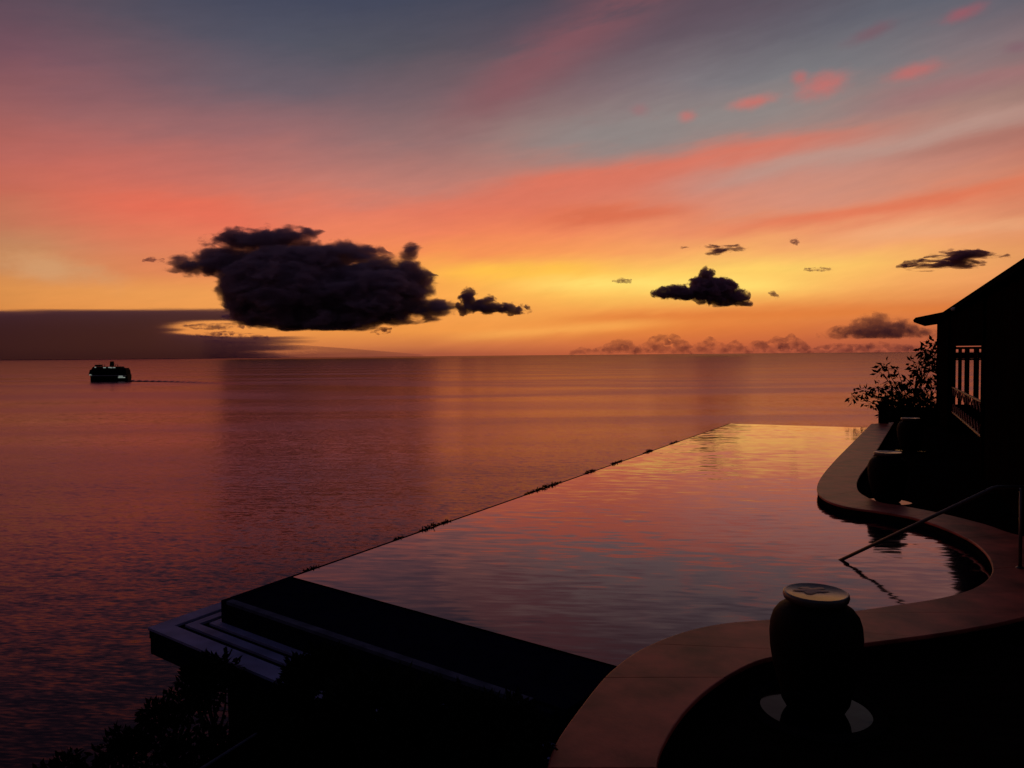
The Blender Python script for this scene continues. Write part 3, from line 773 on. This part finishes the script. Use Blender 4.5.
# small sprigs over the infinity edge
spr = [(420,450,3.2,'longest dark sprig mat over the near half of the infinity edge'),(395,405,1.6,'small sprig at the near third of the infinity edge'),
       (304,318,1.5,'tiny sprig nearest the pool corner'),(526,562,3.0,'long flat sprig mat midway along the infinity edge'),
       (585,594,2.2,'small sprig just past the middle of the edge'),(612,622,2.6,'rounded sprig on the far half of the edge'),
       (644,652,2.4,'second rounded sprig on the far half of the edge'),(671,678,1.6,'farthest sprig near the end of the edge')]
def lip_at(x): return min((B_ + left * 0.06 + edge * (k * 0.02) for k in range(1500)), key=lambda v: abs(512 + F * (v - CAM).dot(RT) / (v - CAM).dot(fw) - x))
for i, (xa, xb, h, lab) in enumerate(spr):
    r = random.Random(i); pa = lip_at(xa); pb = lip_at(xb); ln = (pb - pa).length; sc_ = pa.y / F
    bl = bmesh.new()
    for k in range(int(60 + ln * 260)):
        t = r.random(); hh = h * sc_ * (0.35 + 0.65 * abs(mn.noise(Vector((t * ln * 4, i * 3.1, 0)))) * 2) * (0.3 + 0.7 * math.sin(math.pi * (0.1 + 0.85 * t)))
        p = pa + (pb - pa) * t + left * r.uniform(-0.03, 0.05) + Vector((0, 0, -0.02 + r.random() * hh))
        leaf(bl, p, rv(r) + edge * 0.5, rv(r), 0.05 * r.uniform(0.6, 1.4), 0.02)
    tag(link('plant_sprig', bl, M['hleaf']), lab, 'sprig', 'sprigs over the infinity edge')
# thin rail in the bottom left
bm = bmesh.new(); a = far(196, 772, 5.6); b = far(256, 734, 6.6); tube(bm, [a, (a + b) / 2, b], 0.012, 8)
rr0 = tag(link('thin_rail', bm, M['ledge']), 'thin sloping rail among the shrubs at the bottom left', 'rail')

# ------------------------------------------------------------------ boat
bp = at(110, 381, SEA); S = bp.y / F
bp_d = (bp - CAM); xr = Vector((1, 0, 0)); Lb = 40 * S
boat = tag(empty('passenger_boat', (bp.x, bp.y, SEA)), 'dark two-deck passenger boat cruising on the sea near the horizon', 'boat'); bpy.context.view_layer.update()
def bxyz(u, v, z): return Vector((bp.x + u * Lb, bp.y + v * Lb, SEA + z * S))     # u along, z in photo-px of height
bm = bmesh.new()
secs = [(-0.50, 0.02), (-0.47, 0.05), (-0.38, 0.10), (-0.2, 0.13), (0.1, 0.14), (0.4, 0.13), (0.49, 0.11)]
rows_ = []
for u, hw in secs:
    bow = max(0, (-0.3 - u)) * 9
    rows_.append([bm.verts.new(bxyz(u + 0.02 * (u < -0.4), s * hw * k, z)) for s, k, z in ((-1, 1, 6.5 + bow), (-1, 0.95, 3), (-1, 0.6, -1.5), (1, 0.6, -1.5), (1, 0.95, 3), (1, 1, 6.5 + bow))])
for r0, r1 in zip(rows_, rows_[1:]):
    for k in range(6): bm.faces.new((r0[k], r0[(k + 1) % 6], r1[(k + 1) % 6], r1[k]))
bm.faces.new(rows_[0]); bm.faces.new(rows_[-1][::-1]); link('hull', bm, M['hull'], boat)
def deckbox(name, u0, u1, hw, z0, z1, m_, taper=0.0):
    bm = bmesh.new(); vs_ = []
    for z, t in ((z0, 0), (z1, taper)):
        for u, s in ((u0 + t, -1), (u1 - t * 0.4, -1), (u1 - t * 0.4, 1), (u0 + t, 1)): vs_.append(bm.verts.new(bxyz(u, s * hw, z)))
    for f_ in ((3, 2, 1, 0), (4, 5, 6, 7), (0, 1, 5, 4), (1, 2, 6, 5), (2, 3, 7, 6), (3, 0, 4, 7)): bm.faces.new([vs_[i] for i in f_])
    return link(name, bm, m_, boat)
deckbox('main_deck', -0.47, 0.47, 0.115, 6.45, 11.2, M['boat_dark'], 0.035)
deckbox('upper_deck', -0.42, 0.34, 0.10, 11.15, 14.4, M['boat_dark'], 0.06)
deckbox('aft_shelter', 0.30, 0.45, 0.09, 11.36, 12.9, M['boat_dark'], 0.03)
deckbox('wheelhouse', -0.34, -0.22, 0.07, 14.55, 16.4, M['boat_dark'], 0.01)
deckbox('funnel', 0.02, 0.10, 0.035, 14.6, 19.6, M['boat_dark'], 0.012)
deckbox('deck_rail', -0.44, 0.46, 0.118, 11.0, 11.35, M['hull'])
deckbox('rub_rail', -0.40, 0.47, 0.142, 5.3, 5.75, M['boat_white'])
for u, wd, z in ((-0.30, .03, 13.4), (-0.07, .06, 13.0), (0.05, .05, 13.2), (0.10, .04, 12.9), (0.17, .05, 13.0), (0.34, .10, 4.3), (-0.42, .03, 6.0), (0.36, .16, 3.1)):
    deckbox('deck_lamp', u - wd / 2, u + wd / 2, 0.147 if z < 7 else 0.119, z, z + 0.9, M['lamp'])
for u in (-0.17, -0.12, 0.14, 0.2):
    bm = bmesh.new(); tube(bm, [bxyz(u, 0, 14.5), bxyz(u, 0, 16.6)], 0.22, 6); link('ventilator', bm, M['boat_dark'], boat)
bm = bmesh.new(); tube(bm, [bxyz(-0.26, 0, 16.3), bxyz(-0.26, 0, 18.4)], 0.12, 6, 0.06); link('mast', bm, M['boat_dark'], boat)
bm = bmesh.new(); tube(bm, [bxyz(0.11, 0, 17.5), bxyz(0.44, 0, 12)], 0.08, 5); link('stay', bm, M['boat_white'], boat)
for k in range(9):
    u = -0.36 + k * 0.085; deckbox('window', u - 0.025, u + 0.025, 0.1185, 8.2, 9.7, M['hull'])
# wake
bm = bmesh.new(); e0 = at(131, 381.5, SEA); e1 = at(252, 383.8, SEA); dv = (e1 - e0).normalized(); pv = Vector((-dv.y, dv.x, 0)); rings = []
for k in range(61):
    t = k / 60; p = e0 + (e1 - e0) * t + pv * 3 * math.sin(t * 5) ; h = 1.3 * (1 - t) ** 0.25 * (0.75 + 0.25 * math.sin(k * 1.9)) + 0.02; wv = 2.2 + 4 * t
    rings.append([bm.verts.new(p + pv * wv * s + Vector((0, 0, z))) for s, z in ((-1, 0.01), (-0.4, h * 0.8), (0, h), (0.5, h * 0.5), (1, 0.01))])
for a_, b_ in zip(rings, rings[1:]):
    for k in range(4): bm.faces.new((a_[k], a_[k + 1], b_[k + 1], b_[k]))
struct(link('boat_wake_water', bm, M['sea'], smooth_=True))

# ------------------------------------------------------------------ clouds (lumpy closed bodies filled with absorbing vapour)
def cloud_mat(name, color, density, ab=(0, 0, 0), nsize=150.0, cut=(0.42, 0.62), stretch=(1, 1, 1.3), floor=0.0, step=0.2):
    m = bpy.data.materials.new(name); m.use_nodes = True; t = m.node_tree; t.nodes.clear()
    o = t.nodes.new('ShaderNodeOutputMaterial'); p = t.nodes.new('ShaderNodeVolumePrincipled')
    p.inputs['Color'].default_value = (*color, 1); p.inputs['Absorption Color'].default_value = (*ab, 1)
    p.inputs['Anisotropy'].default_value = 0.0
    geo = t.nodes.new('ShaderNodeNewGeometry'); mp = t.nodes.new('ShaderNodeMapping')
    mp.inputs['Scale'].default_value = tuple(v / nsize for v in stretch)
    t.links.new(geo.outputs['Position'], mp.inputs[0])
    nz = t.nodes.new('ShaderNodeTexNoise'); nz.inputs['Scale'].default_value = 1.0; nz.inputs['Detail'].default_value = 5
    nz.inputs['Roughness'].default_value = 0.62
    t.links.new(mp.outputs[0], nz.inputs['Vector'])
    mr = t.nodes.new('ShaderNodeMapRange'); mr.interpolation_type = 'SMOOTHSTEP'
    mr.inputs[1].default_value = cut[0]; mr.inputs[2].default_value = cut[1]
    mr.inputs[3].default_value = density * floor; mr.inputs[4].default_value = density
    t.links.new(nz.outputs['Fac'], mr.inputs[0]); t.links.new(mr.outputs[0], p.inputs['Density'])
    t.links.new(p.outputs[0], o.inputs['Volume'])
    try: m.cycles.volume_step_rate = step
    except Exception: pass
    return m
def shape_mat(name, color, density, ab, ells, D_, nsize, amp, soft, nstretch=(1, 1, 1.4), ybase=None, bsoft=2.0, negs=(), top=None, right=None, step=0.2, bias=0.0):
    """vapour whose density follows a sum of soft ellipsoids worn by turbulent noise; sizes in units of D_/F metres"""
    s = D_ / F
    m = bpy.data.materials.new(name); m.use_nodes = True; t = m.node_tree; t.nodes.clear()
    def mth(op, a, b=0.0, c=None):
        n = t.nodes.new('ShaderNodeMath'); n.operation = op
        for k, v in enumerate((a, b, c)):
            if v is None: continue
            if isinstance(v, (int, float)): n.inputs[k].default_value = v
            else: t.links.new(v, n.inputs[k])
        return n.outputs[0]
    def vm(op, a, b):
        n = t.nodes.new('ShaderNodeVectorMath'); n.operation = op; t.links.new(a, n.inputs[0])
        if b is not None: n.inputs[1].default_value = b
        return n
    o = t.nodes.new('ShaderNodeOutputMaterial'); p = t.nodes.new('ShaderNodeVolumePrincipled')
    p.inputs['Color'].default_value = (*color, 1); p.inputs['Absorption Color'].default_value = (*ab, 1)
    pos = t.nodes.new('ShaderNodeNewGeometry').outputs['Position']
    sx_ = t.nodes.new('ShaderNodeSeparateXYZ'); t.links.new(pos, sx_.inputs[0])
    def ell(e):
        c = far(e[0], e[1], D_); rd = e[4] if len(e) > 4 else min(e[2], e[3] * 1.6); rm = min(e[2], e[3])
        v = vm('SUBTRACT', pos, tuple(c)); v = vm('MULTIPLY', v.outputs[0], (1 / (e[2] * s), 1 / (rd * s), 1 / (e[3] * s)))
        ln = vm('LENGTH', v.outputs[0], None).outputs['Value']
        return mth('MULTIPLY_ADD', ln, -rm, rm)
    f = None
    for e in ells:
        g = ell(e); f = g if f is None else mth('SMOOTH_MAX', f, g, 2.0)
    if top is not None: 
        f = mth('MULTIPLY', mth('SUBTRACT', far(0, top, D_).z, sx_.outputs[2]), 1 / s)
        f = mth('MINIMUM', f, mth('MULTIPLY', mth('SUBTRACT', far(right, 320, D_).x, sx_.outputs[0]), 0.045 / s))
    for e in negs:
        f = mth('MINIMUM', f, mth('MULTIPLY', ell(e), -1.0))
    mp = t.nodes.new('ShaderNodeMapping'); mp.inputs['Scale'].default_value = tuple(v / (nsize * s) for v in nstretch)
    t.links.new(pos, mp.inputs[0])
    nz = t.nodes.new('ShaderNodeTexNoise'); nz.inputs['Scale'].default_value = 1.0; nz.inputs['Detail'].default_value = 6
    nz.inputs['Roughness'].default_value = 0.6; nz.inputs['Distortion'].default_value = 0.4
    t.links.new(mp.outputs[0], nz.inputs['Vector'])
    f = mth('ADD', f, mth('MULTIPLY', mth('SUBTRACT', nz.outputs['Fac'], 0.5 - bias / (2.0 * amp)), 2.0 * amp))
    mr = t.nodes.new('ShaderNodeMapRange'); mr.interpolation_type = 'SMOOTHSTEP'
    mr.inputs[1].default_value = 0.0; mr.inputs[2].default_value = soft; mr.inputs[4].default_value = density
    t.links.new(f, mr.inputs[0]); d = mr.outputs[0]
    if ybase is not None:
        zb = far(ells[0][0], ybase, D_).z
        m2 = t.nodes.new('ShaderNodeMapRange'); m2.interpolation_type = 'SMOOTHSTEP'
        m2.inputs[1].default_value = zb; m2.inputs[2].default_value = zb + bsoft * s
        zz = mth('ADD', sx_.outputs[2], mth('MULTIPLY', mth('SUBTRACT', nz.outputs['Fac'], 0.5), 6.0 * s))
        t.links.new(zz, m2.inputs[0]); d = mth('MULTIPLY', d, m2.outputs[0])
    t.links.new(d, p.inputs['Density']); t.links.new(p.outputs[0], o.inputs['Volume'])
    try: m.cycles.volume_step_rate = step
    except Exception: pass
    return m
def soft_cloud(ells, D_, label, group, color, density, ab=(0, 0, 0), nsize=20, amp=6, soft=4, grow=1.5, vox=1.5, ybase=None, nstretch=(1, 1, 1.4), **kw):
    s = D_ / F
    mt = shape_mat('vapour', color, density, ab, ells, D_, nsize, amp, soft, ybase=ybase, nstretch=nstretch, **kw)
    bm = bmesh.new()
    for e in ells:
        rd = e[4] if len(e) > 4 else min(e[2], e[3] * 1.6); c = far(e[0], e[1], D_)
        q_ = bmesh.ops.create_icosphere(bm, subdivisions=3, radius=1.0)
        for v in q_['verts']: v.co = Vector((v.co.x * (e[2] + grow) * s, v.co.y * (rd + grow) * s, v.co.z * (e[3] + grow) * s)) + c
    if ybase is not None:
        zb = far(ells[0][0], ybase + 1.5, D_).z
        for v in bm.verts: v.co.z = max(v.co.z, zb)
    me = bpy.data.meshes.new('tmp'); bm.to_mesh(me); bm.free()
    o = bpy.data.objects.new('tmp', me); C.objects.link(o)
    md = o.modifiers.new('r', 'REMESH'); md.mode = 'VOXEL'; md.voxel_size = vox * s; md.use_smooth_shade = True
    ev = o.evaluated_get(bpy.context.evaluated_depsgraph_get()); m2 = bpy.data.meshes.new_from_object(ev)
    bpy.data.objects.remove(o)
    ob = bpy.data.objects.new('cloud', m2); C.objects.link(ob); m2.materials.clear(); m2.materials.append(mt)
    return tag(ob, label, 'cloud', group)
def inside(poly, x, y):
    c = False; n = len(poly); j = n - 1
    for i in range(n):
        xi, yi = poly[i]; xj, yj = poly[j]
        if (yi > y) != (yj > y) and x < (xj - xi) * (y - yi) / (yj - yi) + xi: c = not c
        j = i
    return c
def pdist(poly, x, y):
    best = 1e9
    for i in range(len(poly)):
        x0, y0 = poly[i]; x1, y1 = poly[(i + 1) % len(poly)]
        dx, dy = x1 - x0, y1 - y0; t = max(0, min(1, ((x - x0) * dx + (y - y0) * dy) / (dx * dx + dy * dy + 1e-9)))
        best = min(best, math.hypot(x - x0 - t * dx, y - y0 - t * dy))
    return best
def cloud(poly, D_, n, rmin, rmax, material, label, vox=1.6, amp=1.0, seed=0, flat=0.8, group='dark clouds above the horizon', depth=0.6, rough=1.0, extra=(), big_=0.0):
    r = random.Random(seed); s = D_ / F
    xs = [p[0] for p in poly]; yy = [p[1] for p in poly]
    bm = bmesh.new(); cnt = 0; tries = 0
    for (x, y, q0) in extra:
        for k in range(7):
            r1 = q0 * (1 if k == 0 else r.uniform(0.3, 0.65)); a1 = r.uniform(0, 6.28)
            x1, y1 = (x, y) if k == 0 else (x + math.cos(a1) * q0 * 0.75, y + math.sin(a1) * q0 * 0.7)
            q_ = bmesh.ops.create_icosphere(bm, subdivisions=2, radius=r1 * s); c = far(x1, y1, D_ + r.uniform(-0.5, 0.5) * q0 * s)
            for v in q_['verts']: v.co = Vector((v.co.x, v.co.y, v.co.z * 0.9)) + c
    while cnt < n and tries < n * 60:
        tries += 1
        x = r.uniform(min(xs), max(xs)); y = r.uniform(min(yy), max(yy))
        if not inside(poly, x, y): continue
        d = pdist(poly, x, y); rad_ = min(max(d * 1.02, rmin), rmax)
        if d < rmin * 0.5: continue
        cnt += 1
        q_ = bmesh.ops.create_icosphere(bm, subdivisions=2, radius=rad_ * s)
        spread = depth * min(d, rmax * 2) * s
        c = far(x, y, D_ + r.uniform(-1, 1) * spread)
        for v in q_['verts']: v.co = Vector((v.co.x, v.co.y, v.co.z * flat)) + c
    per = sum(math.dist(poly[i], poly[(i + 1) % len(poly)]) for i in range(len(poly)))
    for k in range(int(per / (rmin * 0.75))):      # small billows that carry the outline
        q0 = k * rmin * 0.75; acc_ = 0
        for i in range(len(poly)):
            a_, b_ = poly[i], poly[(i + 1) % len(poly)]; l_ = math.dist(a_, b_)
            if acc_ + l_ >= q0:
                t = (q0 - acc_) / l_; x = a_[0] + (b_[0] - a_[0]) * t; y = a_[1] + (b_[1] - a_[1]) * t
                nx, ny = (b_[1] - a_[1]) / l_, -(b_[0] - a_[0]) / l_
                if not inside(poly, x + nx * 0.1, y + ny * 0.1): nx, ny = -nx, -ny
                rr = rmin * r.uniform(0.6, 1.25)
                q_ = bmesh.ops.create_icosphere(bm, subdivisions=2, radius=rr * s)
                c = far(x + nx * rr * 0.8, y + ny * rr * 0.8, D_ + r.uniform(-1, 1) * rmin * s)
                for v in q_['verts']: v.co = v.co + c
                break
            acc_ += l_
    me = bpy.data.meshes.new('tmp'); bm.to_mesh(me); bm.free()
    o = bpy.data.objects.new('tmp', me); C.objects.link(o)
    md = o.modifiers.new('r', 'REMESH'); md.mode = 'VOXEL'; md.voxel_size = vox * s; md.use_smooth_shade = True
    bpy.context.view_layer.update()
    ev = o.evaluated_get(bpy.context.evaluated_depsgraph_get()); m2 = bpy.data.meshes.new_from_object(ev)
    bpy.data.objects.remove(o)
    nrm = [v.normal.copy() for v in m2.vertices]
    for v, nn in zip(m2.vertices, nrm):
        q_ = v.co / s
        f1 = mn.fractal(q_ * 0.12 , 0.8, 2.1, 5) * 1.6
        f2 = (1 - abs(mn.noise(q_ * 0.28 + Vector((seed, 3, 1)))) * 2) * 0.9
        f3 = mn.noise(q_ * 0.7) * 0.8 + mn.noise(q_ * 0.17) * 1.6 * big_
        v.co += nn * (f1 + f2 + f3 + 0.7) * amp * s
    if rough:
        for v in m2.vertices:
            q_ = v.co / s
            v.co += Vector((mn.noise(q_ * 0.2 + Vector((9, 0, 0))) * 1.8, 0, mn.noise(q_ * 0.25 + Vector((0, 9, 0))) * 1.0)) * s * rough
    ob = bpy.data.objects.new('cloud', m2); C.objects.link(ob); m2.materials.clear(); m2.materials.append(material)
    tag(ob, label, 'cloud', group)
    return ob
d12 = 12000.0
K = cloud_mat('dense_cloud', (0.96, 0.76, 0.90), 0.022, nsize=420, cut=(0.34, 0.56), floor=0.10)
K1 = cloud_mat('small_dense_cloud', (0.92, 0.68, 0.85), 0.034, nsize=150, cut=(0.34, 0.56), floor=0.08)
K2 = cloud_mat('thin_cloud', (0.85, 0.52, 0.68), 0.030, (0.2, 0, 0.02), nsize=70, cut=(0.40, 0.62), stretch=(0.6, 1, 1.6))
K3 = cloud_mat('far_cloud', (0.88, 0.55, 0.62), 0.0030, (0.12, 0, 0.02), nsize=330, cut=(0.38, 0.62), stretch=(0.8, 1, 1.2), floor=0.1)
K4b = cloud_mat('bank_streak', (0.80, 0.45, 0.90), 0.010, (0.05, 0, 0), nsize=300, stretch=(0.3, 1, 2.0), cut=(0.4, 0.6))
K5 = cloud_mat('tail_cloud', (0.78, 0.42, 0.75), 0.00065, (0.1, 0, 0), nsize=900, stretch=(0.15, 0.6, 2.5), cut=(0.35, 0.65), floor=0.3)
K4 = cloud_mat('bank_cloud', (0.84, 0.52, 0.92), 0.0026, (0.03, 0, 0), nsize=900, stretch=(0.15, 0.6, 2.5), cut=(0.3, 0.65), floor=0.45)
sc.cycles.volume_step_rate = 0.5; sc.cycles.volume_max_steps = 256
GD = 'dark clouds above the horizon'
soft_cloud([(290,284,74,42,50),(230,262,46,16),(196,266,31,9.5),(268,240,60,14),(335,254,48,15),(370,294,62,34,45),(426,309,38,12.5),(408,281,24,22),(411,254,12,14),(386,268,18,12),
            (320,318,80,16,40),(250,300,28,28),(425,288,15,14),(220,240,20,6),(355,246,24,5),(416,264,8,7)], d12,
           'largest dark cumulus cloud, left of centre above the horizon', GD, (0.97, 0.70, 0.79), 0.016, nsize=18, amp=19, soft=5, grow=4.5, vox=1.6, ybase=331, nstretch=(0.75, 1, 1.5), bias=-1.0)
soft_cloud([(468,300,10,11),(478,306,21,8),(506,309,28,5.5),(464,310,9,7),(471,294,5,7),(488,301,8,5)], d12,
           'low ragged dark cloud just right of the largest cloud', GD, (0.92, 0.60, 0.72), 0.024, nsize=10, amp=13, soft=2, grow=2.5, vox=0.8, ybase=317, bias=-0.5)
soft_cloud([(679,293,27,7),(703,288,15,13),(706,277,8,10),(718,290,19,13),(735,296,13,8),(722,302,24,5),(740,304,11,3)], d12,
           'compact dark peaked cloud in the yellow glow', GD, (0.90, 0.55, 0.68), 0.032, nsize=9, amp=9.5, soft=2, grow=2.5, vox=0.8, ybase=307, bias=0.3)
soft_cloud([(715,247,34,4),(716,250,16,5.5),(738,248,16,2.6)], d12,
           'thin dark streak of cloud above the peaked cloud', GD, (0.88, 0.52, 0.66), 0.030, (0.1, 0, 0), nsize=12, amp=13, soft=2, grow=2, bias=-1.6, vox=0.7, nstretch=(0.45, 1, 1.8))
soft_cloud([(952,261,46,6.5),(932,265,28,5),(965,256,28,6.5),(985,257,24,3.5),(912,267,14,2.8)], d12,
           'long dark lens-shaped cloud above the pavilion roof', GD, (0.88, 0.52, 0.66), 0.026, (0.1, 0, 0), nsize=13, amp=17, soft=2.5, grow=2.5, bias=-1.6, vox=0.9, nstretch=(0.45, 1, 1.8))
soft_cloud([(880,332,52,9,30),(875,324,18,11),(858,329,16,9),(895,329,22,11),(838,335,20,5),(924,334,16,6)], 24000,
           'brownish cumulus on the horizon beside the pavilion', 'brown cumulus along the horizon', (0.90, 0.60, 0.66), 0.0020, (0.1, 0, 0), nsize=10, amp=14, soft=4, grow=2.5, vox=0.9, ybase=339)
for i, (pl, lab) in enumerate([([(182,326),(205,323),(232,324),(244,327),(225,329),(195,329)], 'upper thin purple streak in the orange gap by the cloud bank'),
       ([(196,334),(225,331),(262,335),(268,338),(230,338),(200,337)], 'lower thin purple streak in the orange gap by the cloud bank'),
       ([(222,316),(236,314),(256,318),(250,321),(228,320)], 'short purple streak joining the cloud bank to the largest cloud')]):
    cloud(pl, 27000, 60, 0.9, 1.8, K4b, lab, vox=0.5, amp=0.4, seed=60 + i, flat=0.5, group='cloud banks low over the sea', rough=0.5)
small = [((371,332),(382,327),(392,328),(390,333),(376,335),'small dark scrap under the large cloud'),
         ((143,260),(150,257),(164,259),(164,262),(152,262),'tiny dark scrap left of the large cloud'),
         ((613,280),(622,278),(632,280),(631,283),(616,283),'tiny dark scrap left of the peaked cloud'),
         ((769,292),(774,291),(780,297),(778,300),(771,296),'tiny slanting dark scrap right of the peaked cloud'),
         ((790,239),(796,238),(800,242),(797,245),(791,243),'tiny scrap in the orange streak high above the peaked cloud'),
         ((804,269),(818,267),(833,269),(832,271),(808,271),'thin scrap between the peaked and the lens-shaped cloud')]
for i, sm in enumerate(small):
    cloud(list(sm[:5]), d12, 22, 0.9, 2.5, K2, sm[5], vox=0.5, amp=0.3, seed=20 + i, flat=0.7, rough=0.5)
hz = [([(570,353),(580,348),(592,350),(603,346),(612,341),(622,339),(630,341),(636,346),(640,353)],'low brown cumulus at the left end of the horizon row'),
      ([(634,353),(638,347),(646,343),(650,338),(660,335),(668,336),(674,334),(682,339),(690,344),(696,353)],'tallest brown cumulus in the horizon row'),
      ([(690,353),(694,345),(702,342),(710,337),(718,342),(726,345),(735,341),(742,344),(748,353)],'twin-topped brown cumulus in the horizon row'),
      ([(742,353),(748,345),(757,341),(766,342),(775,337),(785,338),(792,334),(800,340),(808,345),(812,353)],'wide brown cumulus at the right of the horizon row'),
      ([(806,353),(818,346),(835,344),(860,345),(880,342),(900,345),(925,346),(928,353)],'long flat brown cloud under the pavilion-side cumulus')]
for i, (pl, lab) in enumerate(hz):
    cloud(pl, 30000, 80, 1.3, 3.6, K3, lab, vox=0.6, amp=0.6, seed=30 + i, group='brown cumulus along the horizon', rough=0.9)
bank_ext = [(200,339),(240,341),(262,343),(300,345),(340,348),(390,352),(420,354.5),(420,357),(200,359)]
bank = [(-170,306),(310,306),(310,357.5),(-170,362)]
def slab_cloud(poly, D_, depth, material, label, vox, seed, group):
    s = D_ / F; r = random.Random(seed); bm = bmesh.new()
    f0 = [bm.verts.new(far(x, y, D_ - depth / 2)) for x, y in poly]; f1_ = [bm.verts.new(far(x, y, D_ - depth / 2) + Vector((0, depth, 0))) for x, y in poly]
    n = len(poly)
    fa = [bm.faces.new(f0), bm.faces.new(f1_[::-1])]
    for i in range(n): bm.faces.new((f0[i], f1_[i], f1_[(i + 1) % n], f0[(i + 1) % n]))
    bmesh.ops.triangulate(bm, faces=fa); bmesh.ops.recalc_face_normals(bm, faces=bm.faces)
    me = bpy.data.meshes.new('tmp'); bm.to_mesh(me); bm.free()
    o = bpy.data.objects.new('tmp', me); C.objects.link(o)
    md = o.modifiers.new('r', 'REMESH'); md.mode = 'VOXEL'; md.voxel_size = vox * s
    ev = o.evaluated_get(bpy.context.evaluated_depsgraph_get()); m2 = bpy.data.meshes.new_from_object(ev)
    bpy.data.objects.remove(o)
    ob = bpy.data.objects.new('cloud', m2); C.objects.link(ob); m2.materials.append(material)
    return tag(ob, label, 'cloud', group)
KB = shape_mat('bank_vapour', (0.88, 0.58, 0.88), 0.0018, (0.02, 0, 0), [(100, 330, 10, 10)], 28000, 46, 6.0, 3.0, nstretch=(0.16, 0.5, 5.0), top=310.5, right=300,
               negs=[(212, 325.5, 34, 4.5, 900), (248, 330.5, 58, 6.5, 900)], step=0.3)
slab_cloud(bank, 28000, 1500, KB, 'long flat purple-brown cloud bank on the horizon at the far left', 2.0, 40, 'cloud banks low over the sea')
slab_cloud(bank_ext, 29500, 1500, K5, 'thin brown tail of the cloud bank tapering along the horizon under the largest cloud', 1.0, 41, 'cloud banks low over the sea')
